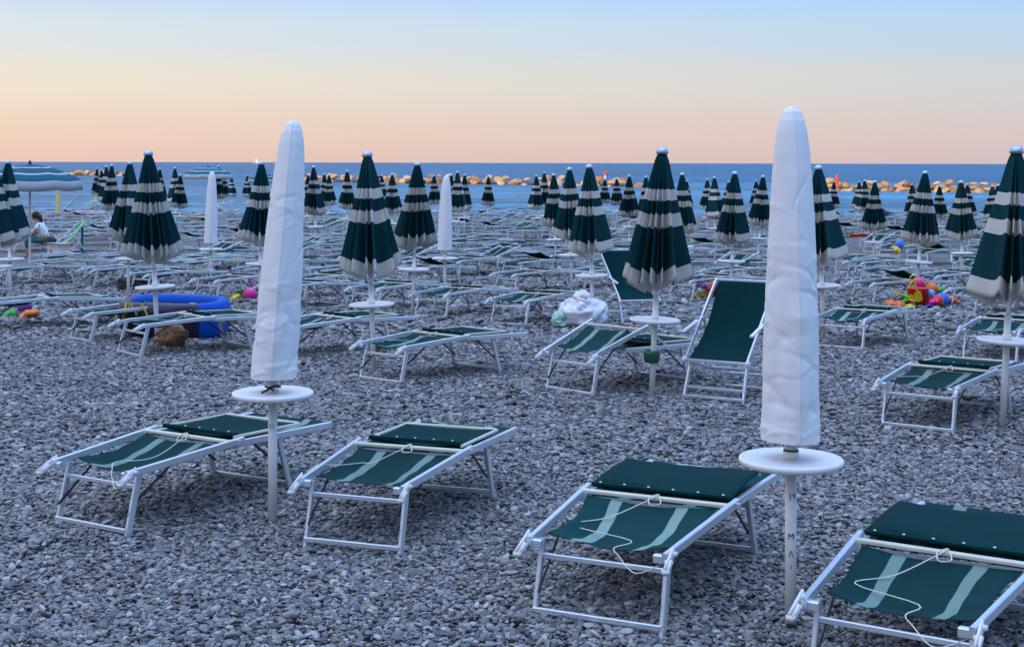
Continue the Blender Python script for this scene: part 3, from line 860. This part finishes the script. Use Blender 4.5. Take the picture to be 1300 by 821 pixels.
    return t
def deckchair(label, colour=None):
    t = empty('deckchair'); tag(t, label, 'deckchair')
    b = MB()
    for s in (-1, 1): b.bar((s*.30, -.02, .35), (s*.30, .66, 1.04), .02, .036)
    b.bar((-.30, .655, 1.035), (.30, .655, 1.035), .024, .024); b.bar((-.30, .0, .355), (.30, .0, .355), .026, .028); b.build('back_frame', M_ALU, t)
    b = MB()
    def f(u, v):
        y = .0+.65*v; z = .365+.665*v
        s_ = math.sin(math.pi*v)
        belly = .11*math.sin(math.pi*min(1, v/.75)**.8) if v < .75 else 0
        belly = .13*(v*(1-v)*4)**1.0*(1-.35*v)
        x = (-.27+.54*u)
        edge = abs(2*u-1)**4
        return Vector((x, y+belly*.75*(1-.25*edge), z-belly*.7*(1-.25*edge)+.004*math.sin(9*v+4*u)))
    b.sheet(f, 16, 26, att=lambda u, v: max(.0001, u)); b.build('sling', colour or M_GREEN, t, smooth=True, solid=.005)
    ulegs(t, .06, .36, -.09, .275, .29, .12).name = 'leg_frame'
    b = MB()
    for s in (-1, 1): b.bar((s*.275, -.0, .34), (s*.275, .88, .13), .018, .03)
    b.bar((-.27, .50, .225), (.27, .50, .225), .018, .026); b.bar((-.27, .87, .135), (.27, .87, .135), .018, .026); b.build('seat_frame', M_ALU, t)
    b = MB()
    for s in (-1, 1): b.bar((s*.29, .34, .34+.37), (s*.26, .80, -.02), .016, .028)
    b.bar((-.262, .78, .03), (.262, .78, .03), .018, .024); b.build('leg_frame', M_ALU, t)
    for s in (-1, 1):
        b = MB(); b.bar((s*.325, .30, .68), (s*.335, -.0, .60), .034, .016); b.build('armrest', M_PLASTIC, t)
        b = MB(); b.blob((s*.31, -.02, .36), (.02, .03, .03), 10); b.build('hinge_clamp', M_PLASTIC, t)
    return t

kinds = {k: lounger(k, k) for k in ('flat', 'flat2', 'flat3', 'panel', 'panel2', 'raised', 'hood')}
fresh = {k: True for k in kinds}
lpos = []
def put(kind, p, head, label=None, level=0):
    if kind == 'flat': kind = ('flat', 'flat3', 'flat2')[len(lpos) % 3]
    if fresh[kind]: o = kinds[kind]; fresh[kind] = False
    else:
        skip = [(), ('cord',), ('cord', 'hinge_clamp', 'rivet', 'brace', 'support_strut', 'dark_rail')][level]
        o = copy_tree(kinds[kind], skip=skip)
    seat_on(o, p, -R(head))
    lpos.append((p[0], p[1], head))
    if label: o['label'] = label
    return o
def place(kind, px, py, head, label, level=0):
    return put(kind, ground(px, py), head, label, level)
# near loungers: pixel of the ground midway between the front feet, heading clockwise from straight away
place('flat', 115, 673, 31, 'big green lounger in the foreground left of the leaning white cover')
place('flat', 447, 698, 19, 'foreground lounger between the leaning white cover and open shingle, cord hanging')
put('panel', Vector((.385, 6.36, 0)), 25, 'foreground lounger left of the tallest white cover with thin cord').scale = (1.10, 1.03, 1.0)
put('panel2', Vector((1.45, 5.42, 0)), 32, 'foreground lounger cut by the bottom right corner of the picture').scale = (1.10, 1.04, 1.0)
place('flat', 482, 486, 42, 'green lounger standing alone right under the loose flared parasol')
place('raised', 722, 500, 45, 'lounger with its near end raised beside the pole holding a green cup')
NEAR = [
 ('flat', 352, 455, 45, 'lounger half hidden behind the leaning white cover, near end left'),
 ('flat', 163, 452, 50, 'lounger in front of the blue inflatable boat and brown bag'),
 ('flat', 101, 434, 50, 'lounger touching the left end of the blue inflatable boat'),
 ('flat', -20, 418, 58, 'long lounger at the left edge above a small heap of toys'),
 ('flat', 2, 363, 60, 'lounger at the left edge just in front of the seated person'),
 ('flat', 111, 365, 52, 'lounger left of the dark bag, behind the boat'),
 ('flat', 175, 373, 45, 'lounger with a dark bag lying under its near legs'),
 ('flat', 260, 382, 38, 'lounger just behind the right end of the blue inflatable boat'),
 ('raised', 269, 337, 38, 'raised lounger between the boat parasol and the leaning white cover'),
 ('flat', 342, 393, 40, 'lounger beside the small colourful toy bag behind the leaning cover'),
 ('flat', 462, 395, 36, 'lounger right behind the tray of the loose flared parasol'),
 ('flat', 546, 404, 36, 'lounger behind and right of the loose flared parasol pole'),
 ('flat', 645, 414, 34, 'lounger in the middle left of the white plastic bag'),
 ('flat', 570, 352, 40, 'lounger directly right of the small middle white cover tray'),
 ('flat', 372, 380, 42, 'lounger behind the leaning cover reaching to the dark net bag'),
 ('flat', 1065, 444, 36, 'lounger right of the tallest cover in front of the toy heap'),
 ('flat', 1164, 547, 36, 'lounger under the marked pole of the right edge parasol'),
 ('flat', 1256, 461, 36, 'lounger behind the right edge parasol tray'),
 ('hood', 1221, 398, 70, 'lounger touching the right side of the toy heap'),
 ('hood', 1094, 386, 66, 'lounger with dark lifted shade left of the toy heap'),
 ('flat', 1085, 353, 68, 'long lounger seen side on behind the toy heap parasol'),
 ('flat', 1128, 330, 40, 'lounger above the toy heap left of its parasol pole'),
 ('flat', 1226, 349, 20, 'lounger seen end on left of the right edge parasol'),
 ('flat', 864, 381, 55, 'lounger right behind the largest striped parasol canopy'),
 ('flat', 917, 337, 45, 'lounger under the tray of the parasol behind the right deckchair'),
 ('flat', 728, 368, 50, 'lounger behind the white plastic bag'),
 ('flat', 690, 342, 50, 'lounger left of the parasol behind the plastic bag'),
 ('flat', 1175, 374, 62, 'low lounger just behind the heap of beach toys'),
 ('hood', 420, 345, 40, 'lounger with lifted dark shade right of the leaning white cover'),
 ('flat', 640, 372, 50, 'lounger in the middle just behind the one left of the bag'),
 ('flat', 500, 352, 42, 'lounger between the flared parasol and the small white cover'),
 ('flat', 905, 366, 62, 'lounger behind the top of the right deckchair'),
 ('flat', 1290, 366, 50, 'lounger behind the canopy of the right edge parasol'),
]
for k, px, py, h, lab in NEAR: place(k, px, py, h, lab, 1 if py < 400 else 0)
dk = deckchair('empty upright green deckchair left of the tallest white cover'); seat_on(dk, ground(910, 508), -R(33))
dk2 = copy_tree(dk); dk2['label'] = 'empty upright green deckchair behind the largest striped parasol'; seat_on(dk2, ground(812, 413), R(22))
tag(dk, group='upright green deckchairs'); tag(dk2, group='upright green deckchairs')

# far loungers: pairs beside every far parasol, in staggered rows to the water
rows = {}
cells = []
y = 28.0; ri = 0
while y < 78:
    half = .40*y + 2
    step = 1.55
    x = -half + rnd.uniform(0, 1)
    while x < half:
        cells.append((x + rnd.uniform(-.2, .2), y + rnd.uniform(-.25, .25), ri))
        x += step + (0.5 if rnd.random() < .35 else 0)
    y += 2.75 + ri*.10; ri += 1
far = []
PP = ground(56, 327)
for x, y, r_ in cells:
    if y > 78.5: continue
    if any(math.hypot(x-a, y-c) < 1.35 for a, c, _ in lpos): continue
    if rnd.random() < .15: continue
    if abs(x-PP.x) < 3.2 and abs(y-PP.y) < 3.2: continue
    far.append((x, y, r_))
print('far loungers', len(far))
# nearest 240 keep a thing each
far.sort(key=lambda q: q[1])
rowlist = {}
for x, y, r_ in far:
    if abs(x)/y > .38: continue
    k = rnd.choices(['flat', 'hood', 'raised', 'panel'], [.36, .2, .14, .30])[0]
    hd = rnd.gauss(50, 5) + (180 if rnd.random() < .12 else 0)
    o = put(k, Vector((x, y, zg(y))), hd, None, 2)
    rowlist.setdefault(r_, []).append((x/y, o))
n_f = 0
rn = len(rowlist)
for r_ in sorted(rowlist):
    for i, (q, o) in enumerate(sorted(rowlist[r_], key=lambda q: q[0])):
        o['label'] = 'far green lounger, %s from the left in the %s row from the water' % (ordn(i), ordn(rn-1-sorted(rowlist).index(r_)))
        n_f += 1
print('placed far', n_f, 'all', len(lpos))

# ------------------------------------------------------------------ open parasols
def open_parasol(px, top, rim, wpx, d, label, dark=(.02, .12, .18)):
    rr = wpx/2*d/FPX; zt = H_CAM-(top-hor(px))*d/FPX; zr = H_CAM-(rim-hor(px))*d/FPX
    g = zg(d)
    t = empty('open_parasol', ((px-650)*d/FPX, d, g)); tag(t, label, 'open parasol')
    zt -= g; zr -= g
    m = band_mat('open parasol cloth', dark, (.48, .52, .53), [.30, .36, .60, .66, .86])
    b = MB(); n = 48; vs = []; at = []
    for j in range(15):
        u = j/14
        for k in range(n):
            a = 2*math.pi*k/n; sc = 1-.05*u*abs(math.sin(4*a))
            if u < .87: r = rr*u/.87*sc; z = zt-(zt-zr)*.88*(u/.87)**1.8+.03*u*abs(math.sin(4*a))*-1
            else: r = rr*sc*1.01; z = zt-(zt-zr)*.88-(u-.87)/.13*.20-.03*abs(math.sin(4*a))
            vs.append((r*math.cos(a), r*math.sin(a), z)); at.append(max(u, .001))
    b.add(vs, [(j*n+k, (j+1)*n+k, (j+1)*n+(k+1) % n, j*n+(k+1) % n) for j in range(14) for k in range(n)], at)
    b.build('canopy', m, t, smooth=True, solid=.006)
    b = MB(); b.tube([(0, 0, -.05), (0, 0, zt+.06)], .024, 10); b.build('pole', M_POLE, t)
    for k in range(8):
        a = k*math.pi/4; b = MB(); b.tube([(0, 0, zt-.04), (rr*.55*math.cos(a), rr*.55*math.sin(a), zt-(zt-zr)*.42-.03), (rr*.97*math.cos(a), rr*.97*math.sin(a), zt-(zt-zr)*.88-.02)], .006, 5); b.build('rib', M_DARKM, t)
    b = MB(); b.lathe([(.03, zt), (.035, zt+.05), (.01, zt+.09)], 12); b.build('cap', M_DARKM, t)
    return t
open_parasol(38, 209, 231, 132, 29.5, 'large open blue and white striped parasol at the far left')
open_parasol(264, 212, 222, 62, 61, 'small far open striped parasol behind the small left white cover')
open_parasol(337, 220, 228, 44, 72, 'tiny open blue parasol behind the parasol left of the leaning cover')

# ------------------------------------------------------------------ blue inflatable boat
M_BLUE = mat('blue vinyl', (.004, .085, .45), .5, 0, .15, 4, spec=.15)
M_NAVY_SHADE = mat('navy shade vinyl', (.01, .015, .05), .35)  # dark vinyl for the floor; on the hull it paints in shade
M_YEL = mat('yellow', (.75, .55, .02), .5)
g = ground(204, 434)
bt = empty('inflatable_boat', g + Vector((0, .25, 0)), R(-8)); tag(bt, 'blue inflatable boat with yellow rope leaning behind the loungers', 'inflatable boat')
bt.rotation_euler = (R(8), R(2), R(-6)); bt.location.z += .10
def oval(k, n, a, c, z=0):
    th = 2*math.pi*k/n
    return Vector((a*math.copysign(abs(math.cos(th))**.6, math.cos(th)), c*math.copysign(abs(math.sin(th))**.7, math.sin(th))+c, z+.16*max(0, math.cos(th))**3))
def hull(k0, k1, n=160):
    b = MB(); q = 18; vs = []
    for k in range(k0, k1+1):
        c = oval(k, n, .60, .33, .12); c.z = .13; th = 2*math.pi*k/n
        o_ = Vector((math.cos(th)*.8, math.sin(th), 0)).normalized(); rib = 1+.035*abs(math.sin(k*math.pi/4))
        for e in range(q):
            f = 2*math.pi*e/q
            vs.append(c + o_*(.095*rib*math.copysign(abs(math.cos(f))**.8, math.cos(f))) + Vector((0, 0, (.20+.03*math.cos(th+.8))*math.copysign(abs(math.sin(f))**.8, math.sin(f)))))
    m_ = k1-k0
    b.add(vs, [(i*q+e, i*q+(e+1) % q, (i+1)*q+(e+1) % q, (i+1)*q+e) for i in range(m_) for e in range(q)])
    return b
hull(-26, 76).build('hull', M_BLUE, bt, smooth=True)
hull(76, 134).build('shaded_hull', M_NAVY_SHADE, bt, smooth=True)  # front-left hull darkened by colour for the shade under the lounger
b = MB(); b.sheet(lambda u, v: Vector((-.56+1.12*u, .03+.60*v, -.03+.01*math.sin(20*u))), 20, 8); b.build('floor', M_NAVY_SHADE, bt, solid=.02)
b = MB(); b.tube([Vector((-.46+.07*k, -.12, .22+.14*(k % 2))) for k in range(5)], .012, 6); b.tube([Vector((-.50, -.14, .1)), Vector((-.47, -.15, .22)), Vector((-.46, -.08, .36))], .012, 6); b.build('rope', M_YEL, bt)
# bags
def crumple_bag(name, loc, r, m, label, seed, amp=.12, knot=True, cat='bag', rz=0):
    t = empty(name, loc, rz); tag(t, label, cat)
    from mathutils import noise as mn
    b = MB(); b.blob((0, 0, r[2]*.8), r, 72, seed, amp, 3.2, flat=0.0)
    nv = []
    for (x, y, z) in b.v:
        q = Vector((x/r[0], y/r[1], (z-r[2]*.8)/r[2])); a_ = math.atan2(q.y, q.x)
        f = 1 - .30*abs(mn.noise(q*1.7+Vector((seed, 0, 0)))) - .16*abs(mn.noise(q*4+Vector((0, seed, 0)))) - .07*abs(mn.noise(q*9))
        if knot: f *= 1-.35*max(0, q.z)**2 + .05*math.sin(9*a_+seed)*max(0, q.z)
        nv.append((x*f*1.12, y*f*1.12, max(0, z*(.55+.45*f)*1.05)))
    b.v = nv; b.build('body', m, t, smooth=True)
    if knot:
        b = MB(); b.blob((.0, -.02, r[2]*1.62), (r[0]*.38, r[1]*.4, r[2]*.28), 22, seed+3, .2, 4); b.tube([(r[0]*.25*math.cos(a), r[1]*.25*math.sin(a)-r[1]*.5, r[2]*1.45+.02*math.sin(a*2)) for a in [q*.5 for q in range(14)]], .02, 8); b.build('knot', m, t, smooth=True)
    return t
M_BAG = mat('thin white plastic film', (.80, .78, .80), .35, 0, .1, 6, .9, 14)
crumple_bag('plastic_bag', ground(741, 416)+Vector((0, .15, 0)), (.33, .27, .26), M_BAG, 'knotted full white plastic bag beside the loungers', 5, .16)
crumple_bag('plastic_bag', ground(719, 416)+Vector((-.03, .1, 0)), (.16, .13, .12), mat('pale green film', (.35, .62, .50), .4, 0, .15, 8, .6, 14), 'small pale green bag leaning against the knotted white plastic bag', 8, .15, False)
crumple_bag('paper_bag', ground(214, 441)+Vector((0, .1, 0)), (.19, .14, .15), mat('brown patterned paper', (.30, .17, .09), .7, 0, .6, 9, .7, 16), 'brown crumpled bag under the lounger in front of the boat', 11, .14, False)
crumple_bag('beach_bag', ground(168, 372)+Vector((0, .25, 0)), (.34, .2, .17), mat('dark bag cloth', (.02, .02, .025), .7), 'dark bag lying on the shingle left of the boat parasol', 13, .1, False)
crumple_bag('net_bag', ground(410, 350)+Vector((0, .1, .0)), (.13, .12, .15), mat('maroon net', (.06, .015, .025), .7, 0, .6, 20), 'dark maroon net bag right of the leaning white cover', 17, .1, True)
# toys
TOYC = {'red': (.70, .02, .02), 'yellow': (.80, .55, .01), 'orange': (.85, .18, .01), 'pink': (.80, .03, .28), 'blue': (.02, .16, .70), 'green': (.04, .40, .04), 'purple': (.16, .03, .20), 'sky': (.15, .40, .80)}
TM = {k: mat(k + ' toy plastic', v, .35, 0, .08) for k, v in TOYC.items()}
def bucket(loc, col, s=1, rot=(0, 0, 0), label=''):
    t = empty('bucket', loc); t.rotation_euler = rot; t.scale = (s, s, s); tag(t, label, 'toy bucket')
    b = MB(); b.lathe([(.07, 0), (.095, .17), (.105, .175), (.105, .185), (.088, .18), (.065, .012), (.01, .01)], 24); b.build('pail', TM[col], t, smooth=True)
    b = MB(); b.tube([(.1*math.cos(a), -.01, .175+.09*math.sin(a)) for a in [math.pi*q/10 for q in range(11)]], .006, 6); b.build('handle', TM['yellow'], t)
    return t
def ball(loc, r, col, label):
    o_ = MB(); o_.blob((0, 0, r), (r, r, r), 24); o = o_.build('ball', TM[col], None, smooth=True); o.location = loc; tag(o, label, 'ball'); return o
def spade(loc, col, rot, label, s=1):
    t = empty('spade', loc); t.rotation_euler = rot; t.scale = (s, s, s); tag(t, label, 'toy spade')
    b = MB(); b.tube([(0, 0, .12), (0, 0, .34)], .012, 8); b.tube([(-.045, 0, .36), (0, 0, .34), (.045, 0, .36), (.04, 0, .40), (-.04, 0, .40), (-.045, 0, .36)], .009, 6); b.build('handle', TM[col], t)
    b = MB(); b.sheet(lambda u, v: Vector(((-.05+.1*u)*(1-.35*(1-v)**3), .02*math.sin(math.pi*u), .14*v)), 8, 6); b.build('blade', TM[col], t, solid=.005)
    return t
def mould(loc, col, label, s=1, seed=0):
    b = MB(); n = 10; prof = [(.02, .0), (.08, .0), (.075, .03), (.05, .06), (.02, .065)]
    b.lathe(prof, 40, fn=lambda p, th, r, z: Vector((p.x*(1+.22*math.cos(5*th)), p.y*(1+.22*math.cos(5*th)), z)))
    o = b.build('sand_mould', TM[col], None, smooth=True); o.location = loc; o.scale = (s, s, s); o.rotation_euler = (rnd.uniform(-.6, .6), rnd.uniform(-.6, .6), rnd.uniform(0, 6)); tag(o, label, 'sand mould'); return o
def watering_can(loc, rz, label):
    t = empty('watering_can', loc, rz); tag(t, label, 'toy watering can')
    b = MB(); b.lathe([(.09, 0), (.1, .02), (.085, .17), (.06, .19), (.02, .19)], 24); b.build('body', TM['red'], t, smooth=True)
    b = MB(); b.tube([(-.07, 0, .05), (-.14, 0, .12), (-.2, 0, .24)], [.03, .022, .018], 10); b.lathe([(.02, 0), (.045, .03), (.04, .04)], 14, (-.2, 0, .23)); b.build('spout', TM['yellow'], t, smooth=True)
    b = MB(); b.tube([(.08, 0, .04), (.16, 0, .09), (.15, 0, .18), (.05, 0, .24), (0, 0, .19)], .013, 8); b.build('handle', TM['yellow'], t, smooth=True)
    return t
G1 = ground(1172, 391)
def at(px, py, dz=0, dy=0): return ground(px, py) + Vector((0, dy, dz))
# heap right of the middle
bucket(at(1165, 390), 'red', 1.75, (0, 0, .3), 'red toy bucket at the left of the toy heap')
watering_can(at(1177, 390, .02, .15), .4, 'red and yellow watering can in the middle of the toy heap')
bucket(at(1172, 392, 0, -.1), 'blue', .8, (R(85), 0, .4), 'small blue bucket lying at the front of the toy heap')
ball(at(1190, 391), .11, 'red', 'red ball in the front of the toy heap')
ball(at(1199, 390, 0, .1), .12, 'blue', 'blue ball under the lounger right of the toy heap')
ball(at(1173, 389, .28, .2), .10, 'pink', 'bright pink ball on top of the toy heap')
ball(at(1187, 389, .19, .15), .10, 'orange', 'orange ball high in the toy heap')
ball(at(1182, 390, .16, .0), .07, 'sky', 'pale blue ball resting in the toy heap')
mould(at(1152, 389, .02), 'green', 'green star mould left of the red toy bucket', 1.5)
mould(at(1152, 387, .13, .03), 'green', 'green star mould stacked upon another at the heap left', 1.1)
mould(at(1143, 390, .01), 'orange', 'orange sand mould beside the green moulds', 1.3)
mould(at(1132, 389, .01), 'orange', 'orange sand mould farthest left of the toy heap', 1.4)
mould(at(1155, 392, .01, -.05), 'yellow', 'yellow sand mould at the foot of the red toy bucket', 1.0)
mould(at(1194, 388, .2, .1), 'green', 'green sand mould at the right top of the toy heap', 1.4)
mould(at(1208, 389, .03, .1), 'orange', 'orange sand mould at the right end of the toy heap', 1.8)
mould(at(1186, 391, .08, -.05), 'pink', 'pink sand mould between the red and blue toys', 1.2)
mould(at(1166, 388, .25, .1), 'green', 'green sand mould resting on the red toy bucket', 1.2)
spade(at(1166, 391, .12, -.12), 'yellow', (R(12), R(-24), .2), 'yellow toy spade standing against the red toy bucket', 1.2)
spade(at(1163, 391, .14, -.06), 'yellow', (R(8), R(-70), .0), 'yellow toy spade lying across the toy heap', 1.0)
# pile near the right deckchair
mould(at(890, 379, .02), 'yellow', 'yellow mould at the left of the small toy pile by the deckchair', 1.5)
ball(at(899, 379), .09, 'orange', 'orange ball in the small toy pile by the deckchair')
ball(at(906, 377, .05), .09, 'red', 'red ball behind the deckchair rail')
bucket(at(905, 377, .05, .1), 'blue', .9, (R(50), 0, 1), 'blue bucket in the small toy pile by the deckchair')
mould(at(894, 375, .12, .1), 'purple', 'purple mould on the small toy pile by the deckchair', 1.6)
mould(at(900, 374, .14, .05), 'red', 'red mould on the small toy pile by the deckchair', 1.2)
# bag of toys behind leaning cover
mould(at(299, 382, .02), 'yellow', 'yellow mould beside the magenta toys left of the leaning cover', 1.3)
mould(at(308, 379, .05), 'green', 'green mould beside the magenta toys left of the leaning cover', 1.5)
ball(at(318, 382), .12, 'pink', 'magenta ball left of the leaning white cover')
ball(at(322, 381, .12, .1), .09, 'purple', 'dark purple ball on the toys left of the leaning cover')
# toys under left lounger
mould(at(12, 402, .02), 'green', 'green mould under the long lounger at the left edge', 1.3)
ball(at(29, 400, 0, .1), .11, 'purple', 'dark plum ball under the long lounger at the left edge')
mould(at(38, 406, .02), 'orange', 'orange mould under the long lounger at the left edge', 1.7)
ball(at(1143, 331, .30, .1), .13, 'blue', 'blue ball lying among the far loungers above the toy heap')
mould(at(1138, 331, .28), 'yellow', 'yellow mould beside the far blue ball', 1.6)
# towels and coloured things far away
def towel(loc, m, w_, h_, drop, rz, label, cat='towel'):
    b = MB(); 
    def f(u, v):
        x = -w_/2+w_*u
        if v < .5: return Vector((x, (v-.5)*h_*.6, .44+.01*math.sin(7*u)))
        return Vector((x, .02*math.sin(12*u), .44-(v-.5)*2*drop))
    b.sheet(f, 16, 12); o = b.build('towel', m, None, smooth=True, solid=.008); o.location = loc; o.rotation_euler = (0, 0, rz); tag(o, label, cat); return o
p = ground(311, 298)
towel(p+Vector((0, 0, .0)), mat('hot pink cloth', (.85, .03, .30), .7), .5, .6, .33, .1, 'hot pink towel hanging left of the leaning white cover')
towel(ground(1092, 316)+Vector((0, 0, .05)), mat('orange cloth', (.80, .12, .02), .7), .95, 1.0, .1, .6, 'orange towel spread on a far lounger right of the tallest cover')
towel(ground(250, 290)+Vector((0, 0, .05)), mat('pale yellow cloth', (.75, .65, .15), .7), .6, .8, .1, .6, 'pale yellow towel left of the small left white cover')

# ------------------------------------------------------------------ seated person with green chair and towels, far left
gp = ground(52, 327)
kx = gp
M_LIME = band_mat('lime striped sling', (.03, .32, .09), (.40, .62, .32), [.3, .55])
chair = deckchair('green striped reclining chair with the seated person at the left', M_LIME)
seat_on(chair, ground(72, 329), R(-62), dz=0)
chair.scale = (1.15, 1.1, 1.0)
pt = mat('floral towel', (.70, .68, .66), .8, 0, .1)
tq = pt.node_tree; bb = tq.nodes['Principled BSDF']
vo = N(tq, 'ShaderNodeTexVoronoi'); vo.inputs['Scale'].default_value = 7
co = N(tq, 'ShaderNodeTexCoord'); tq.links.new(co.outputs['Object'], vo.inputs['Vector'])
rr_ = N(tq, 'ShaderNodeValToRGB'); rr_.color_ramp.interpolation = 'CONSTANT'
rr_.color_ramp.elements[0].color = (.75, .40, .03, 1); rr_.color_ramp.elements[1].position = .33; rr_.color_ramp.elements[1].color = (.72, .70, .70, 1)
e = rr_.color_ramp.elements.new(.2); e.color = (.45, .05, .05, 1)
tq.links.new(vo.outputs['Distance'], rr_.inputs[0]); tq.links.new(rr_.outputs[0], bb.inputs['Base Color'])
towel(ground(80, 329)+Vector((.05, -.3, .02)), pt, .85, .5, .38, R(-15), 'white towel with orange flowers hanging beside the green reclining chair')
towel(ground(92, 328)+Vector((.25, .1, .42)), mat('blue green cloth', (.02, .28, .34), .8, 0, .5, 6), .3, .3, .75, R(-60), 'blue and green towel over the back of the reclining chair')

def skin_body(name, joints, edges, m, parent, sub=2):
    me = bpy.data.meshes.new(name); me.from_pydata([j[0] for j in joints], edges, []); me.materials.append(m)
    o = bpy.data.objects.new(name, me); C.objects.link(o); o.parent = parent
    sm = o.modifiers.new('skin', 'SKIN'); sm.use_smooth_shade = True
    for i, j in enumerate(joints):
        q = me.skin_vertices[0].data[i]; r = j[1]; q.radius = (r, r) if not hasattr(r, '__len__') else r
        q.use_root = (i == 0)
    s_ = o.modifiers.new('sub', 'SUBSURF'); s_.levels = sub; s_.render_levels = sub
    return o
M_SKIN = mat('skin', (.36, .18, .11), .5, 0, .08)
M_SHIRT = mat('white shirt', (.78, .77, .80), .8, 0, .05)
M_HAIR = mat('dark hair', (.015, .01, .008), .5)
M_TROUS = mat('teal trousers', (.02, .10, .12), .8)
per = empty('person', (gp.x, gp.y, gp.z)); tag(per, 'person in white shirt sitting bent forward on a green chair at the left', 'person')
# faces -x; hips at the origin x=.12, seat height .45
J = [((.14, 0, .50), .12), ((.10, 0, .66), .115), ((.02, 0, .84), .12), ((-.04, 0, .96), .075), ((-.10, 0, 1.04), .05), ((-.16, 0, 1.11), .075), ((-.17, 0, 1.19), .085),
     ((-.02, -.17, .93), .055), ((-.10, -.20, .72), .042), ((-.26, -.12, .62), .034), ((-.33, -.08, .63), .024),
     ((-.02, .17, .93), .055), ((-.10, .20, .72), .042), ((-.26, .12, .62), .034), ((-.33, .08, .63), .024),
     ((.06, -.10, .48), .09), ((-.36, -.12, .50), .065), ((-.34, -.12, .28), .052), ((-.32, -.12, .06), .036), ((-.43, -.12, .035), .03),
     ((.06, .10, .48), .09), ((-.38, .13, .50), .065), ((-.42, .13, .28), .052), ((-.44, .13, .06), .036), ((-.55, .13, .035), .03)]
E = [(0, 1), (1, 2), (2, 3), (3, 4), (4, 5), (5, 6), (2, 7), (7, 8), (8, 9), (9, 10), (2, 11), (11, 12), (12, 13), (13, 14), (0, 15), (15, 16), (16, 17), (17, 18), (18, 19), (0, 20), (20, 21), (21, 22), (22, 23), (23, 24)]
skin_body('body', J, E, M_SKIN, per)
for s in (-1, 1):
    for k in range(4):
        b = MB(); b.tube([(-.33, s*.08+(k-1.5)*.018, .63), (-.375, s*.078+(k-1.5)*.019, .625), (-.40, s*.074+(k-1.5)*.019, .605)], [.009, .008, .006], 6); b.build('finger', M_SKIN, per, smooth=True)
    b = MB(); b.tube([(-.32, s*.05, .64), (-.35, s*.03, .645), (-.37, s*.03, .64)], [.010, .009, .007], 6); b.build('thumb', M_SKIN, per, smooth=True)
Js = [((.145, 0, .50), .135), ((.11, 0, .66), .13), ((.03, 0, .84), .135), ((-.03, 0, .95), .085), ((-.02, -.17, .93), .068), ((-.08, -.20, .79), .058), ((-.02, .17, .93), .068), ((-.08, .20, .79), .058)]
skin_body('shirt', Js, [(0, 1), (1, 2), (2, 3), (2, 4), (4, 5), (2, 6), (6, 7)], M_SHIRT, per)
Jt = [((.145, 0, .485), .128), ((.05, -.10, .48), .10), ((-.36, -.12, .50), .078), ((-.34, -.12, .26), .062), ((.05, .10, .48), .10), ((-.38, .13, .50), .078), ((-.42, .13, .26), .062)]
skin_body('trousers', Jt, [(0, 1), (1, 2), (2, 3), (0, 4), (4, 5), (5, 6)], M_TROUS, per)
b = MB(); b.blob((-.135, 0, 1.19), (.115, .10, .12), 24, 3, .05); b.tube([(-.08, 0, 1.2), (-.02, 0, 1.14), (.0, 0, 1.02), (.02, 0, .92)], [.07, .06, .05, .02], 10); b.build('hair', M_HAIR, per, smooth=True)
b = MB(); b.blob((-.215, 0, 1.135), (.035, .055, .07), 16); b.blob((-.25, 0, 1.13), (.018, .014, .018), 8); b.build('face', M_SKIN, per, smooth=True)
for s in (-1, 1):
    b = MB(); b.blob((-.242, s*.026, 1.15), (.008, .011, .007), 8); b.build('eye', M_BLACK, per)
b = MB(); b.blob((-.243, 0, 1.095), (.008, .022, .006), 8); b.build('mouth', mat('lips', (.35, .07, .06), .5), per)
t = empty('handbag', ground(63, 327)+Vector((.12, -.28, .36))); tag(t, 'black shoulder bag beside the seated person', 'handbag')
b = MB(); b.blob((0, 0, .12), (.17, .08, .14), 20, 4, .05, flat=0); b.build('body', M_BLACK, t, smooth=True)
b = MB(); b.tube([(-.14, 0, .15), (-.08, 0, .3), (.06, 0, .3), (.14, 0, .15)], .01, 6); b.build('strap', M_BLACK, t, smooth=True)
# bright chairs by the water, left
for k, (px, py, cl, lab) in enumerate([(82, 272, (.02, .30, .12), 'far dark green deckchair by the water, left of a lime one'), (108, 272, (.20, .60, .10), 'far lime green deckchair by the water at the left'), (98, 268, (.55, .04, .04), 'far red deckchair by the water behind the lime one')]):
    o = deckchair(lab, mat('sling cloth', cl, .8)); seat_on(o, ground(px, py), R(-70+8*k))
for k in range(7):
    o = copy_tree(kinds['flat'], skip=('cord', 'hinge_clamp', 'brace', 'dark_rail')); x_ = 52+k*11
    seat_on(o, ground(x_, 281), -R(70+rnd.uniform(-8, 8))); o['label'] = 'far lounger with pink cushion, %s from left in the pink row at left' % ordn(k)
    o['group'] = 'loungers with pink cushions at far left'
    b = MB(); b.bar((0, .12, .45), (0, 1.5, .46), .46, .06, ch=.3); c_ = b.build('cushion', bpy.data.materials.get('pink cushion') or mat('pink cushion', (.62, .34, .33), .8, 0, .5, 3), o)
p = ground(74, 281); t = empty('striped_post', p); tag(t, 'yellow and white post standing by the water at the far left', 'post')
b = MB(); b.tube([(0, 0, -.05), (0, 0, 1.9)], .11, 10); b.build('shaft', mat('cream yellow', (.75, .62, .22), .7, 0, .4, 3), t)
b = MB(); b.lathe([(.13, 1.9), (.13, 1.96), (.02, 2.0)], 12); b.build('top', M_PLASTIC, t)

print('objects', len(bpy.data.objects))
